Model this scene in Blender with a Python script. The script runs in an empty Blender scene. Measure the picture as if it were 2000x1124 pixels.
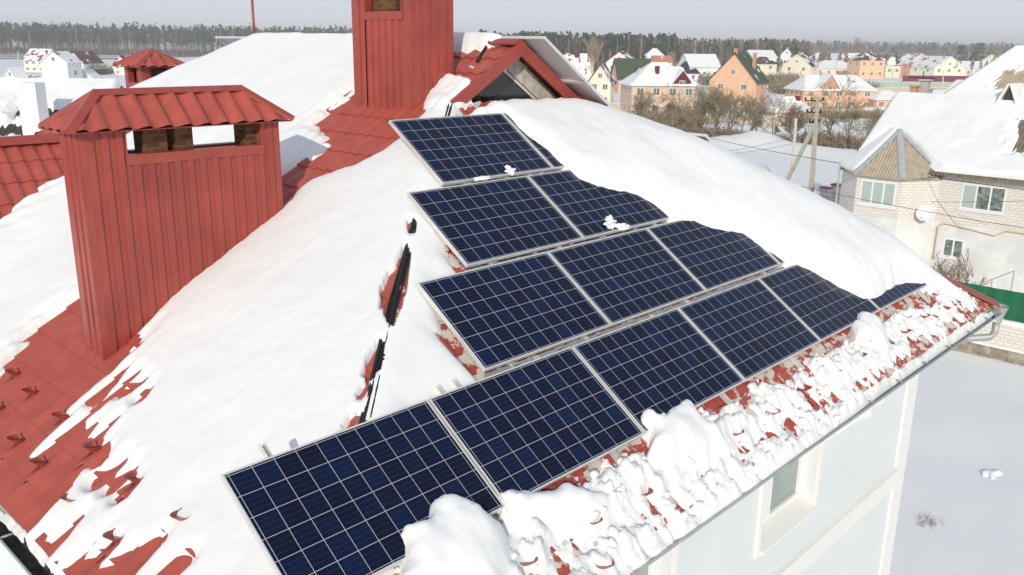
import bpy, math, random
import numpy as np
from mathutils import Vector, Matrix

# ------------------------------------------------------------------ camera, world, sun
SC = bpy.context.scene
COL = SC.collection
CAM = np.array([-2.2533, -4.5429, 2.5414])
FPX = 1689.2
_yaw, _pit, _rol = math.radians(46.6248), math.radians(15.6781), math.radians(0.772)
_f = np.array([math.sin(_yaw)*math.cos(_pit), math.cos(_yaw)*math.cos(_pit), -math.sin(_pit)])
_r0 = np.array([math.cos(_yaw), -math.sin(_yaw), 0.0]); _u0 = np.cross(_r0, _f)
_r = math.cos(_rol)*_r0 + math.sin(_rol)*_u0; _u = -math.sin(_rol)*_r0 + math.cos(_rol)*_u0
cd = bpy.data.cameras.new('camera'); cam = bpy.data.objects.new('camera', cd); COL.objects.link(cam)
cd.sensor_fit = 'HORIZONTAL'; cd.sensor_width = 36.0; cd.lens = FPX/2000*36.0
cd.clip_start = 0.1; cd.clip_end = 6000
M = Matrix.Identity(4)
for i in range(3):
    M[i][0] = _r[i]; M[i][1] = _u[i]; M[i][2] = -_f[i]; M[i][3] = CAM[i]
cam.matrix_world = M; SC.camera = cam

TO_SUN = Vector((-0.735, -0.565, 0.385)).normalized()
world = bpy.data.worlds.new('World'); SC.world = world; world.use_nodes = True
_n = world.node_tree.nodes; _bg = _n['Background']
sky = _n.new('ShaderNodeTexSky'); sky.sky_type = 'NISHITA'; sky.sun_disc = False
sky.sun_elevation = math.asin(TO_SUN.z); sky.sun_rotation = math.atan2(TO_SUN.x, TO_SUN.y)
sky.altitude = 150; sky.air_density = 1.0; sky.dust_density = 0.8; sky.ozone_density = 1.0
SKS = 0.13
def _nd(t, **k):
    n = _n.new(t)
    for q, v in k.items(): setattr(n, q, v)
    return n
_lk = world.node_tree.links.new
_tc = _nd('ShaderNodeTexCoord'); _sp = _nd('ShaderNodeSeparateXYZ'); _lk(_tc.outputs['Generated'], _sp.inputs[0])
_cr = _nd('ShaderNodeValToRGB'); _mr = _nd('ShaderNodeMapRange'); _mr.inputs[2].default_value = .5; _lk(_sp.outputs[2], _mr.inputs[0]); _lk(_mr.outputs[0], _cr.inputs[0])
_e = _cr.color_ramp.elements; _e[0].position = 0.0; _e[0].color = (.79, .80, .83, 1); _e[1].position = .13; _e[1].color = (.69, .745, .83, 1)
_h = _cr.color_ramp.elements.new(.6); _h.color = (.66, .72, .84, 1)
_dv = _nd('ShaderNodeMix', data_type='RGBA', blend_type='MULTIPLY'); _dv.inputs[0].default_value = 1; _dv.inputs[7].default_value = (1/SKS, 1/SKS, 1/SKS, 1); _lk(_cr.outputs[0], _dv.inputs[6])
_mf = _nd('ShaderNodeMapRange'); _mf.inputs[1].default_value = .06; _mf.inputs[2].default_value = .6; _mf.inputs[4].default_value = .50; _lk(_sp.outputs[2], _mf.inputs[0])
_mx = _nd('ShaderNodeMix', data_type='RGBA'); _lk(_mf.outputs[0], _mx.inputs[0]); _lk(_dv.outputs[2], _mx.inputs[6]); _lk(sky.outputs[0], _mx.inputs[7])
_lk(_mx.outputs[2], _bg.inputs[0]); _bg.inputs[1].default_value = SKS
sl = bpy.data.lights.new('sun', 'SUN'); sl.energy = 2.75; sl.angle = math.radians(0.53); sl.color = (1.0, 0.935, 0.80)
so = bpy.data.objects.new('sun', sl); COL.objects.link(so)
so.rotation_euler = TO_SUN.to_track_quat('Z', 'Y').to_euler(); so.location = (-20, -20, 30)
vs = SC.view_settings; vs.view_transform = 'Standard'; vs.look = 'None'; vs.gamma = 1.0; vs.exposure = 0.0

# ------------------------------------------------------------------ helpers
GZ = -10.0                                   # ground level (the eaves of the main house are about 9 m up)
def ray(px, py): return _f + (px-1000)/FPX*_r - (py-562)/FPX*_u
def hit(px, py, n, c):
    d = ray(px, py); n = np.array(n, float); return CAM + d*((c - CAM@n)/(d@n))
def G(px, py, z=GZ): return hit(px, py, (0, 0, 1), z)
def AT(px, py, depth): return CAM + ray(px, py)*depth
def onL(px, py, o=0.0): return hit(px, py, (-.569, 0, 1), -.742+o)
TH = math.radians(34.4); TF = math.tan(TH)
def onF(px, py, o=0.0): return hit(px, py, (0, -math.sin(TH), math.cos(TH)), o)

rng = np.random.default_rng(7)
_tab = rng.random((256, 256))
def vnoise(x, y):
    xi = np.floor(x).astype(int); yi = np.floor(y).astype(int); fx = x-xi; fy = y-yi
    fx = fx*fx*fx*(fx*(fx*6-15)+10); fy = fy*fy*fy*(fy*(fy*6-15)+10)
    g = lambda a, b: _tab[a & 255, b & 255]
    return (g(xi, yi)*(1-fx)+g(xi+1, yi)*fx)*(1-fy)+(g(xi, yi+1)*(1-fx)+g(xi+1, yi+1)*fx)*fy
def fbm(x, y, s=1.0, oct=4, seed=0):
    a = np.zeros_like(x, dtype=float); amp = .5; x = x*s+seed*17.3; y = y*s+seed*9.7
    for o in range(oct):
        a += amp*(vnoise(x, y)*2-1); x = x*2.03+5.1; y = y*2.03+3.7; amp *= .5
    return a

class MB:
    """collects polygons and builds ONE mesh object"""
    def __init__(s): s.v = []; s.f = []; s.m = []
    def add(s, vs, fs, mi=0):
        b = len(s.v); s.v += [tuple(map(float, v)) for v in vs]
        for f in fs: s.f.append(tuple(i+b for i in f)); s.m.append(mi)
        return s
    def box(s, lo, hi, mi=0):
        x0, y0, z0 = lo; x1, y1, z1 = hi
        return s.add([(x0,y0,z0),(x1,y0,z0),(x1,y1,z0),(x0,y1,z0),(x0,y0,z1),(x1,y0,z1),(x1,y1,z1),(x0,y1,z1)],
                     [(0,3,2,1),(4,5,6,7),(0,1,5,4),(1,2,6,5),(2,3,7,6),(3,0,4,7)], mi)
    def obox(s, o, ax, ay, az, lo, hi, mi=0):
        o, ax, ay, az = (np.array(q, float) for q in (o, ax, ay, az))
        P = [o+ax*a+ay*b+az*c for c in (lo[2], hi[2]) for a, b in ((lo[0],lo[1]),(hi[0],lo[1]),(hi[0],hi[1]),(lo[0],hi[1]))]
        return s.add(P, [(0,3,2,1),(4,5,6,7),(0,1,5,4),(1,2,6,5),(2,3,7,6),(3,0,4,7)], mi)
    def prism(s, poly, off, mi=0):
        n = len(poly); off = np.array(off, float); P = [np.array(p, float) for p in poly]; P += [p+off for p in P]
        s.add(P, [tuple(range(n))[::-1], tuple(range(n, 2*n))] + [(i, (i+1) % n, n+(i+1) % n, n+i) for i in range(n)], mi); return s
    def tube(s, pts, rad, n=8, mi=0, cap=True):
        pts = [np.array(p, float) for p in pts]; k = len(pts)
        if not hasattr(rad, '__len__'): rad = [rad]*k
        V = []; prev = None
        for i, p in enumerate(pts):
            d = pts[min(i+1, k-1)]-pts[max(i-1, 0)]; d = d/(np.linalg.norm(d)+1e-12)
            a = np.cross(d, (0, 0, 1.)) if prev is None else prev-d*(prev@d)
            if np.linalg.norm(a) < 1e-4: a = np.cross(d, (1., 0, 0))
            a /= np.linalg.norm(a); prev = a; b = np.cross(d, a)
            for j in range(n):
                t = 2*math.pi*j/n; V.append(p+rad[i]*(math.cos(t)*a+math.sin(t)*b))
        Fc = [(i*n+j, i*n+(j+1) % n, (i+1)*n+(j+1) % n, (i+1)*n+j) for i in range(k-1) for j in range(n)]
        if cap: Fc += [tuple(range(n))[::-1], tuple(range((k-1)*n, k*n))]
        return s.add(V, Fc, mi)
    def build(s, name, mats, parent=None, smooth=False, loc=None):
        me = bpy.data.meshes.new(name); me.from_pydata(s.v, [], s.f); 
        if not isinstance(mats, (list, tuple)): mats = [mats]
        for m in mats: me.materials.append(m)
        if len(mats) > 1: me.polygons.foreach_set('material_index', s.m)
        if smooth: me.polygons.foreach_set('use_smooth', [True]*len(s.f))
        me.update(); return link(name, me, parent, loc)
def link(name, me, parent=None, loc=None):
    o = bpy.data.objects.new(name, me); COL.objects.link(o)
    if parent is not None:
        o.parent = parent
        p = parent; T = Matrix.Identity(4)
        if loc is None: o.matrix_parent_inverse = wm(parent).inverted()
    if loc is not None: o.location = loc
    return o
def wm(o):
    m = Matrix.LocRotScale(o.location, o.rotation_euler, o.scale)
    return wm(o.parent) @ o.matrix_parent_inverse @ m if o.parent else m
def fastmesh(name, V, Fq, mat, parent=None, smooth=False):
    """numpy verts (n,3) and quads/tris (m,k)"""
    me = bpy.data.meshes.new(name); V = np.ascontiguousarray(V, dtype=np.float32); Fq = np.ascontiguousarray(Fq, dtype=np.int32)
    k = Fq.shape[1]; me.vertices.add(len(V)); me.vertices.foreach_set('co', V.ravel())
    me.loops.add(Fq.size); me.loops.foreach_set('vertex_index', Fq.ravel())
    me.polygons.add(len(Fq)); me.polygons.foreach_set('loop_start', np.arange(0, Fq.size, k, dtype=np.int32))
    me.polygons.foreach_set('loop_total', np.full(len(Fq), k, dtype=np.int32))
    if smooth: me.polygons.foreach_set('use_smooth', np.ones(len(Fq), dtype=bool))
    for m in (mat if isinstance(mat, (list, tuple)) else [mat]): me.materials.append(m)
    me.update(); me.validate(); return link(name, me, parent)
def gridmesh(name, P, keep, mat, parent=None, smooth=True):
    ny, nx = P.shape[:2]; idx = np.arange(nx*ny).reshape(ny, nx)
    q = np.stack([idx[:-1, :-1], idx[:-1, 1:], idx[1:, 1:], idx[1:, :-1]], -1)
    if keep is not None: q = q[keep]
    q = q.reshape(-1, 4); used = np.unique(q); mp = np.zeros(nx*ny, dtype=int); mp[used] = np.arange(len(used))
    return fastmesh(name, P.reshape(-1, 3)[used], mp[q], mat, parent, smooth)
def tag(o, label=None, cat=None, group=None, kind=None):
    if label: o['label'] = label
    if cat: o['category'] = cat
    if group: o['group'] = group
    if kind: o['kind'] = kind
    return o
def empty(name, loc, label=None, cat=None, group=None, rz=0.0):
    o = bpy.data.objects.new(name, None); COL.objects.link(o); o.location = tuple(float(c) for c in loc); o.rotation_euler = (0, 0, rz)
    o.empty_display_size = .2
    return tag(o, label, cat, group)
def copy_tree(o, parent=None):
    c = o.copy(); COL.objects.link(c)
    if parent is not None: c.parent = parent
    for ch in [q for q in o.children]: copy_tree(ch, c)
    return c

# ------------------------------------------------------------------ materials
def mat(name, col, rough=.6, metal=0.0, spec=.3, noise=0.0, nscale=8.0, bump=0.0, bscale=60.0, col2=None, n2scale=2.0, thr=None, coat=0):
    m = bpy.data.materials.new(name); m.use_nodes = True; nt = m.node_tree; N = nt.nodes; L = nt.links
    b = N['Principled BSDF']; b.inputs['Roughness'].default_value = rough; b.inputs['Metallic'].default_value = metal
    b.inputs['Specular IOR Level'].default_value = spec; b.inputs['Base Color'].default_value = (*col, 1)
    tc = N.new('ShaderNodeTexCoord'); out = None
    if noise > 0 or col2:
        nz = N.new('ShaderNodeTexNoise'); nz.inputs['Scale'].default_value = nscale; nz.inputs['Detail'].default_value = 6
        L.new(tc.outputs['Object'], nz.inputs['Vector'])
        mx = N.new('ShaderNodeMix'); mx.data_type = 'RGBA'
        mr = N.new('ShaderNodeMapRange'); mr.inputs[1].default_value = .3; mr.inputs[2].default_value = .7
        L.new(nz.outputs['Fac'], mr.inputs[0]); L.new(mr.outputs[0], mx.inputs[0])
        mx.inputs[6].default_value = (*[c*(1-noise) for c in col], 1); mx.inputs[7].default_value = (*[min(1, c*(1+noise)) for c in col], 1)
        out = mx.outputs[2]
        if col2:
            n2 = N.new('ShaderNodeTexNoise'); n2.inputs['Scale'].default_value = n2scale; n2.inputs['Detail'].default_value = 8; n2.inputs['Roughness'].default_value = .62
            L.new(tc.outputs['Object'], n2.inputs['Vector'])
            r2 = N.new('ShaderNodeMapRange'); t = thr if thr is not None else .5
            r2.inputs[1].default_value = t-.015; r2.inputs[2].default_value = t+.015
            L.new(n2.outputs['Fac'], r2.inputs[0])
            m2 = N.new('ShaderNodeMix'); m2.data_type = 'RGBA'; L.new(r2.outputs[0], m2.inputs[0]); L.new(out, m2.inputs[6]); m2.inputs[7].default_value = (*col2, 1)
            out = m2.outputs[2]
        L.new(out, b.inputs['Base Color'])
    if bump > 0:
        n3 = N.new('ShaderNodeTexNoise'); n3.inputs['Scale'].default_value = bscale; n3.inputs['Detail'].default_value = 5
        L.new(tc.outputs['Object'], n3.inputs['Vector']); bp = N.new('ShaderNodeBump'); bp.inputs['Strength'].default_value = bump; bp.inputs['Distance'].default_value = .02
        L.new(n3.outputs['Fac'], bp.inputs['Height']); L.new(bp.outputs[0], b.inputs['Normal'])
    return m
SNOW = mat('snow', (.87, .865, .845), .75, spec=.15, noise=.012, nscale=3, bump=.16, bscale=22)
GSNOW = mat('ground_snow', (.87, .865, .845), .8, spec=.1, noise=.02, nscale=.4, bump=.4, bscale=3)
TILE = mat('red_metal_tile', (.42, .086, .060), .42, spec=.35, noise=.14, nscale=5, bump=.10, bscale=160)
FTILE = mat('red_metal_tile_frosted', (.38, .070, .052), .42, spec=.35, noise=.14, nscale=5, bump=.10, bscale=160, col2=(.58, .53, .47), n2scale=7, thr=.51)
CLAD = mat('red_profiled_sheet', (.33, .062, .046), .38, spec=.4, noise=.17, nscale=2.2, bump=.05, bscale=120)
CLAD2 = mat('red_trim_sheet', (.34, .064, .047), .4, spec=.4, noise=.10, nscale=6)
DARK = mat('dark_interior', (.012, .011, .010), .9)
ALU = mat('aluminium', (.74, .73, .70), .38, metal=.35, spec=.5, noise=.06, nscale=9)
WHITEB = mat('white_backsheet', (.62, .62, .61), .45, spec=.4, noise=.08, nscale=1.6)
BLACK = mat('black_conduit', (.012, .012, .013), .5, spec=.4)
WALLW = mat('white_stucco', (.72, .75, .75), .9, spec=.1, noise=.03, nscale=1.5, bump=.15, bscale=140)
TRIMW = mat('white_trim', (.82, .80, .76), .8, spec=.1, noise=.02)
FRAMEW = mat('white_frame', (.82, .82, .80), .4)
GLASS = mat('window_glass', (.30, .36, .34), .08, spec=.6, noise=.1, nscale=2)
GLASSD = mat('dark_glass', (.035, .035, .030), .06, spec=.7, noise=.5, nscale=3)
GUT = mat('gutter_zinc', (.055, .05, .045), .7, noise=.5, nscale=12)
ZINC = mat('zinc_pipe', (.42, .43, .42), .5, metal=.3, noise=.12, nscale=7)
BARK = mat('bark', (.28, .225, .15), .9, noise=.3, nscale=6)
TWIG = mat('twig', (.36, .28, .17), .9)
CONC = mat('concrete', (.46, .42, .34), .9, noise=.12, nscale=4)
GREENF = mat('green_sheet', (.010, .135, .055), .5, noise=.1, nscale=2)
YELLOWP = mat('yellow_pipe', (.55, .36, .12), .5)
WOODW = mat('weathered_board', (.60, .55, .49), .8, noise=.25, nscale=9, col2=(.34, .27, .22), n2scale=6, thr=.62)

def brickmat(name, c1, c2, mortar, scale=1.0, bw=.25, bh=.075, ms=.012, kx=-.35):
    m = bpy.data.materials.new(name); m.use_nodes = True; N = m.node_tree.nodes; L = m.node_tree.links; b = N['Principled BSDF']
    b.inputs['Roughness'].default_value = .9; b.inputs['Specular IOR Level'].default_value = .15
    tc = N.new('ShaderNodeTexCoord'); sp = N.new('ShaderNodeSeparateXYZ'); L.new(tc.outputs['Object'], sp.inputs[0])
    ad = N.new('ShaderNodeMath'); ad.operation = 'MULTIPLY_ADD'; L.new(sp.outputs[0], ad.inputs[0]); ad.inputs[1].default_value = kx; L.new(sp.outputs[1], ad.inputs[2])
    cb = N.new('ShaderNodeCombineXYZ'); L.new(ad.outputs[0], cb.inputs[0]); L.new(sp.outputs[2], cb.inputs[1])
    br = N.new('ShaderNodeTexBrick'); br.inputs['Color1'].default_value = (*c1, 1); br.inputs['Color2'].default_value = (*c2, 1); br.inputs['Mortar'].default_value = (*mortar, 1)
    br.inputs['Scale'].default_value = scale; br.inputs['Mortar Size'].default_value = ms; br.inputs['Brick Width'].default_value = bw; br.inputs['Row Height'].default_value = bh
    L.new(cb.outputs[0], br.inputs['Vector']); L.new(br.outputs['Color'], b.inputs['Base Color'])
    return m
WBRICK = brickmat('white_silicate_brick', (.80, .76, .69), (.73, .68, .61), (.58, .52, .46), bw=.30, bh=.15, ms=.016)
RBRICK = brickmat('flue_brick', (.20, .09, .03), (.10, .04, .018), (.13, .10, .06), bw=.14, bh=.06, ms=.008, kx=1.0)
PBRICK = brickmat('pink_brick', (.52, .30, .22), (.60, .44, .34), (.60, .55, .48), bw=.5, bh=.25, ms=.03)

# solar cells: 10 x 6 grid in local panel coordinates (x 0..1.65, y 0..0.992 downslope)
def cellmat():
    m = bpy.data.materials.new('solar_cells'); m.use_nodes = True; N = m.node_tree.nodes; L = m.node_tree.links; b = N['Principled BSDF']
    b.inputs['Roughness'].default_value = .12; b.inputs['Specular IOR Level'].default_value = .16
    tc = N.new('ShaderNodeTexCoord'); sp = N.new('ShaderNodeSeparateXYZ'); L.new(tc.outputs['Object'], sp.inputs[0])
    def mt(op, a, bb=None, c=None):
        n = N.new('ShaderNodeMath'); n.operation = op
        for i, q in enumerate((a, bb, c)):
            if q is None: continue
            if isinstance(q, (int, float)): n.inputs[i].default_value = q
            else: L.new(q, n.inputs[i])
        return n.outputs[0]
    cu = mt('MULTIPLY', mt('SUBTRACT', sp.outputs[0], .037), 1/.1576); cv = mt('MULTIPLY', mt('SUBTRACT', sp.outputs[1], .026), 1/.1567)
    fu = mt('FRACT', cu); fv = mt('FRACT', cv)
    eu = mt('ABSOLUTE', mt('SUBTRACT', fu, .5)); ev = mt('ABSOLUTE', mt('SUBTRACT', fv, .5))
    line = mt('GREATER_THAN', mt('MAXIMUM', eu, ev), .4893)
    bus = mt('GREATER_THAN', mt('ABSOLUTE', mt('SUBTRACT', mt('FRACT', mt('MULTIPLY', fv, 4.0)), .5)), .462)
    cb = N.new('ShaderNodeCombineXYZ'); L.new(mt('FLOOR', cu), cb.inputs[0]); L.new(mt('FLOOR', cv), cb.inputs[1])
    oi = N.new('ShaderNodeObjectInfo'); L.new(mt('MULTIPLY', oi.outputs['Random'], 37.0), cb.inputs[2])
    wn = N.new('ShaderNodeTexWhiteNoise'); L.new(cb.outputs[0], wn.inputs['Vector'])
    vo = N.new('ShaderNodeTexVoronoi'); vo.inputs['Scale'].default_value = 55; L.new(tc.outputs['Object'], vo.inputs['Vector'])
    def mix(fac, a, bb):
        n = N.new('ShaderNodeMix'); n.data_type = 'RGBA'
        for i, q in ((0, fac), (6, a), (7, bb)):
            if isinstance(q, tuple): n.inputs[i].default_value = (*q, 1)
            elif isinstance(q, float): n.inputs[i].default_value = q
            else: L.new(q, n.inputs[i])
        return n.outputs[2]
    sep = N.new('ShaderNodeSeparateColor'); L.new(vo.outputs['Color'], sep.inputs[0])
    c = mix(mt('POWER', wn.outputs['Value'], 2.0), (.0032, .0060, .023), (.003, .013, .052))
    c = mix(mt('MULTIPLY', sep.outputs[0], .35), c, (.006, .009, .030))
    c = mix(mt('MULTIPLY', bus, .13), c, (.12, .20, .36))
    c = mix(line, c, (.56, .56, .57)); L.new(c, b.inputs['Base Color'])
    return m
CELLS = cellmat()

# ------------------------------------------------------------------ main house
import bmesh
house = empty('main_house', (5.4, 6, GZ), 'white three storey house with a red metal tile roof under snow, filling the foreground', 'house')
PER = .19
def wave(a):
    t = (a/PER) % 1.0
    return .030*np.where(t < .72, .5-.5*np.cos(np.pi*t/.72), (.5+.5*np.cos(np.pi*(t-.72)/.28)))
def tile_slope(name, o, e1, e2, a0, a1, s1, clips, m, parent, mod=.35, drop=.020, na=9, s0=0.0, per=1.0):
    """wavy, stepped metal tile: across e1 from a0 to a1, down e2 from s0 to s1; clips = [(point, outward normal)]"""
    o, e1, e2 = (np.array(q, float) for q in (o, e1, e2)); e1 /= np.linalg.norm(e1); e2 /= np.linalg.norm(e2); n = np.cross(e1, e2); n *= np.sign(n[2])
    A = np.arange(a0, a1+1e-6, PER*per/na); nx = len(A); ed = [s0]; k = math.floor(s0/mod)+1
    while k*mod < s1-.02: ed.append(k*mod); k += 1
    ed.append(s1); Wv = wave(A/per); Ps, Qs, base = [], [], 0
    for u0, u1 in zip(ed[:-1], ed[1:]):
        f0, f1 = (u0/mod) % 1.0, 1.0 if u1 != s1 else (u1/mod) % 1.0
        if f0 > .999: f0 = 0.
        for rows in (((u0-.012, drop*f0), ((u0+u1)/2, drop*(f0+f1)/2), (u1, drop*f1)), ((u1, drop*f1), (u1+.001, drop*f1-.016))):
            for s_, h in rows: Ps.append(o+e1*A[:, None]+e2*s_+n*(Wv+h)[:, None])
            idx = np.arange(len(rows)*nx).reshape(-1, nx)+base; base += len(rows)*nx
            Qs.append(np.stack([idx[:-1, :-1], idx[:-1, 1:], idx[1:, 1:], idx[1:, :-1]], -1).reshape(-1, 4))
    P = np.concatenate(Ps); q = np.concatenate(Qs)
    if np.cross(e1, e2)[2] < 0: q = q[:, ::-1]
    ob = fastmesh(name, P.reshape(-1, 3), q, m, parent, True)
    if clips:
        bm = bmesh.new(); bm.from_mesh(ob.data)
        for pt, nn in clips:
            bmesh.ops.bisect_plane(bm, geom=bm.verts[:]+bm.edges[:]+bm.faces[:], plane_co=pt, plane_no=nn, clear_outer=True, dist=1e-5)
        bm.to_mesh(ob.data); bm.free()
    return ob
RX, RZ, GY = 5.75, 2.53, 2.95            # ridge x and z, y of the gable front
XL, XR, YE, ZE = -.55, 11.43, -1.31, -1.055
YB = 9.3
hipFL = ((XL, YE, 0), (-.685*1.0, 0, 0))
# vertical hip planes: F/L where .685y-.1576=.569x-.742 ; F/R ; L/B ; R/B
nFL = Vector((-.569, .685, 0)); pFL = Vector((XL, YE, 0))         # >0 means on the L side
nFR = Vector((.632, .685, 0)); pFR = Vector((XR, YE, 0))          # >0 means on the R side
pLB = Vector((RX, YB, 0)); nLB = Vector((.569, .685, 0))
eL = (-1, 0, -.569); eR = (1, 0, -.632); eF = (0, -1, -.685); eB = (0, 1, -.685)
sL = math.hypot(6.30, 6.30*.569); sF = math.hypot(GY-YE, (GY-YE)*.685); sR = math.hypot(XR-RX, (XR-RX)*.632)
tile_slope('roof_slope', (RX, 0, RZ), (0, 1, 0), eL, -1.4, GY, sL, [(pFL, -nFL), (Vector((0, GY, 0)), Vector((0, 1, 0)))], TILE, house)
tile_slope('roof_slope', (RX, 0, RZ), (0, 1, 0), eL, GY, 15, sL, [(pLB, nLB)], TILE, house)
tile_slope('roof_slope', (0, GY, .685*GY-.1576), (1, 0, 0), eF, -.6, 11.5, sF, [(pFL, nFL), (pFR, nFR)], FTILE, house)
tile_slope('roof_slope', (RX, 0, RZ), (0, 1, 0), eR, GY-.02, 15, sR, [(pLB, Vector((-.632, .685, 0)))], TILE, house, na=6)
tile_slope('roof_slope', (RX, 0, RZ), (0, 1, 0), eR, -1.4, GY, sR, [(pFR, -nFR)], TILE, house, na=6)
tile_slope('roof_slope', (0, YB, RZ), (1, 0, 0), eB, -.6, 11.5, 6.4, [(pLB, -nLB), (pLB, Vector((.632, -.685, 0)))], TILE, house, na=5)
# wing to the left: ridge along x at y = 8.47
WZ, WY, WT = 1.17, 8.47, .9
vl = Vector((.569, -.9, 0)); pv = Vector(((WZ+.742)/.569, WY, 0))
tile_slope('roof_slope', (0, WY, WZ), (1, 0, 0), (0, -1, -WT), -5, 3.6, 3.0, [(pv, Vector((.569, .9*1.0, 0)).normalized() if False else Vector((.569, -.9, 0)))], TILE, house)
tile_slope('roof_slope', (0, WY, WZ), (1, 0, 0), (0, 1, -WT), -5, 3.6, 3.0, [(pv, Vector((.569, .9, 0)))], TILE, house, na=5)

def capstrip(mb, p, q, w=.11, side=(0, 0, 1), drop=.045):
    """folded ridge cap from p to q"""
    p, q = np.array(p, float), np.array(q, float); d = (q-p)/np.linalg.norm(q-p); s = np.cross(d, (0, 0, 1.)); s /= np.linalg.norm(s); u = np.cross(s, d)
    prof = [(-w, -drop-.02), (-w, -drop), (-w*.35, 0), (0, .012), (w*.35, 0), (w, -drop), (w, -drop-.02)]
    V = [p+s*a+u*b for a, b in prof]+[q+s*a+u*b for a, b in prof]; k = len(prof)
    mb.add(V, [(i, i+1, k+i+1, k+i) for i in range(k-1)]+[tuple(range(k))[::-1], tuple(range(k, 2*k))])
mb = MB(); capstrip(mb, (RX, GY-.02, RZ+.075), (RX, YB, RZ+.075), .12); mb.build('ridge_cap', CLAD2, house)
mb = MB(); capstrip(mb, (-5, WY, WZ+.085), (3.35, WY, WZ+.085), .13, drop=.075); mb.build('ridge_cap', CLAD2, house)
mb = MB(); capstrip(mb, (XL, YE, ZE+.022), (4.62, 2.98, 1.90), .11); mb.build('hip_cap', CLAD2, house)
mb = MB(); capstrip(mb, (XR+.05, YE-.04, ZE+.06), (6.82, 2.94, 1.86+.05), .13); mb.build('hip_cap', CLAD2, house)

# walls
WIN = [(2.88, 4.24), (6.08, 7.50)]; WB, WTOP = -3.02, -1.42
mb = MB(); mb.box((.05, -.35, GZ-1), (10.8, 14.0, -1.13))
xs = [.05]+[c for w in WIN for c in w]+[10.8]
for a, b in zip(xs[::2], xs[1::2]): mb.box((a, -.6, GZ-1), (b, -.351, -1.13))
for a, b in WIN: mb.box((a+.0005, -.6, GZ-1), (b-.0005, -.351, WB)); mb.box((a+.0005, -.6, WTOP), (b-.0005, -.351, -1.13))
mb.build('wall', WALLW, house)
mb = MB(); mb.box((10.42, -.632, GZ), (10.83, -.2, -1.15)); mb.build('corner_pilaster', TRIMW, house)
mb = MB(); mb.box((.05, -.66, -3.86), (10.415, -.59, -3.55)); mb.box((.05, -.68, -3.60), (10.415, -.661, -3.55)); mb.build('belt_course', TRIMW, house)
mb = MB(); mb.box((-.52, YE+.02, -1.24), (11.4, -.02, -1.16)); mb.box((-.52, -.02, -1.24), (.5, 14, -1.16)); mb.box((10.0, -.02, -1.24), (11.4, 14, -1.16)); mb.build('soffit', TRIMW, house)
mb = MB(); mb.box((-.53, YE+.0, -1.22), (11.4, YE+.02, -1.07)); mb.box((-.55, YE, -1.22), (-.53, 6, -1.07)); mb.build('fascia', CONC, house)
for x0, x1 in WIN:
    m = MB(); t = .075
    m.box((x0-t, -.635, WB-.06), (x0-.002, -.601, WTOP)); m.build('window_surround', TRIMW, house); m = MB(); m.box((x1+.002, -.635, WB-.06), (x1+t, -.601, WTOP)); m.build('window_surround', TRIMW, house)
    m = MB(); m.add([(x0+.004, -.67, WB-.005), (x1-.004, -.67, WB-.005), (x1-.004, -.40, WB+.10), (x0+.004, -.40, WB+.10), (x0+.004, -.67, WB-.04), (x1-.004, -.67, WB-.04), (x1-.004, -.40, WB-.04), (x0+.004, -.40, WB-.04)],
        [(0, 1, 2, 3), (0, 4, 5, 1), (1, 5, 6, 2), (3, 7, 4, 0)]); m.build('window_sill', TRIMW, house)
    m = MB(); xm = x0+(x1-x0)*.36; f = .075; z0, z1 = WB+.07, WTOP-.002
    for a, b in ((x0+.004, xm-.01), (xm+.01, x1-.004)):
        m.box((a, -.43, z0), (a+f, -.36, z1)); m.box((b-f, -.43, z0), (b, -.36, z1)); m.box((a+f, -.43, z0), (b-f, -.36, z0+f)); m.box((a+f, -.43, z1-f), (b-f, -.36, z1))
    fr = m.build('window', FRAMEW, house)
    m = MB(); m.box((x0+.04, -.395, z0+.03), (x1-.04, -.385, z1-.03)); m.build('pane', GLASS, fr)

mb = MB(); mb.box((-4.7, 6.5, GZ-1), (.04, 10.4, -.98)); mb.prism([(-4.69, 6.5, -.98), (-4.69, 10.4, -.98), (-4.69, WY, WZ-.25)], (.1, 0, 0)); mb.build('wing_wall', WALLW, house)
# gutters and downpipe
def gutter(p, q, r=.075):
    p, q = np.array(p, float), np.array(q, float); d = (q-p)/np.linalg.norm(q-p); sd = np.cross(d, (0, 0, 1.)); k = 9; m = MB()
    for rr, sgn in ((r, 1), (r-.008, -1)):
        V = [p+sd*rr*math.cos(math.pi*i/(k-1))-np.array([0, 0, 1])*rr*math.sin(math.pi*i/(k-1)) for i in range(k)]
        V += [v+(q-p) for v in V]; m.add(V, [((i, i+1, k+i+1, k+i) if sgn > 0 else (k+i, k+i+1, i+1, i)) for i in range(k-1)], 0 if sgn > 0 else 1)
    for s_ in (-1, 1): m.tube([p+sd*r*s_, q+sd*r*s_], .010, 6)
    n = int(np.linalg.norm(q-p)/.8)
    for i in range(n):
        c = p+(q-p)*(i+.5)/n; m.obox(c, d, sd, (0, 0, 1), (-.012, -r, -.006), (.012, r, .004))
    return m
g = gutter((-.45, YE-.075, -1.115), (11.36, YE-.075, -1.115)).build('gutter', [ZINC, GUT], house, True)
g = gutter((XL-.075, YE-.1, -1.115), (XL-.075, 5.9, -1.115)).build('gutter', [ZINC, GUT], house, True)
m = MB(); hx, hy = 11.50, YE-.075
m.tube([(hx, hy, -1.30), (hx, hy, -1.24), (hx, hy, -1.06), (hx, hy, -1.05)], [.07, .075, .125, .13], 14, cap=False); m.build('rain_hopper', ZINC, house, True)
m = MB(); m.tube([(hx, hy, -1.28), (hx, hy, -1.46), (hx-.02, hy+.04, -1.54), (10.90, -.40, -1.72), (10.87, -.30, -1.80), (10.87, -.28, GZ+.3)], .052, 12)
m.build('downpipe', ZINC, house, True)

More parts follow.
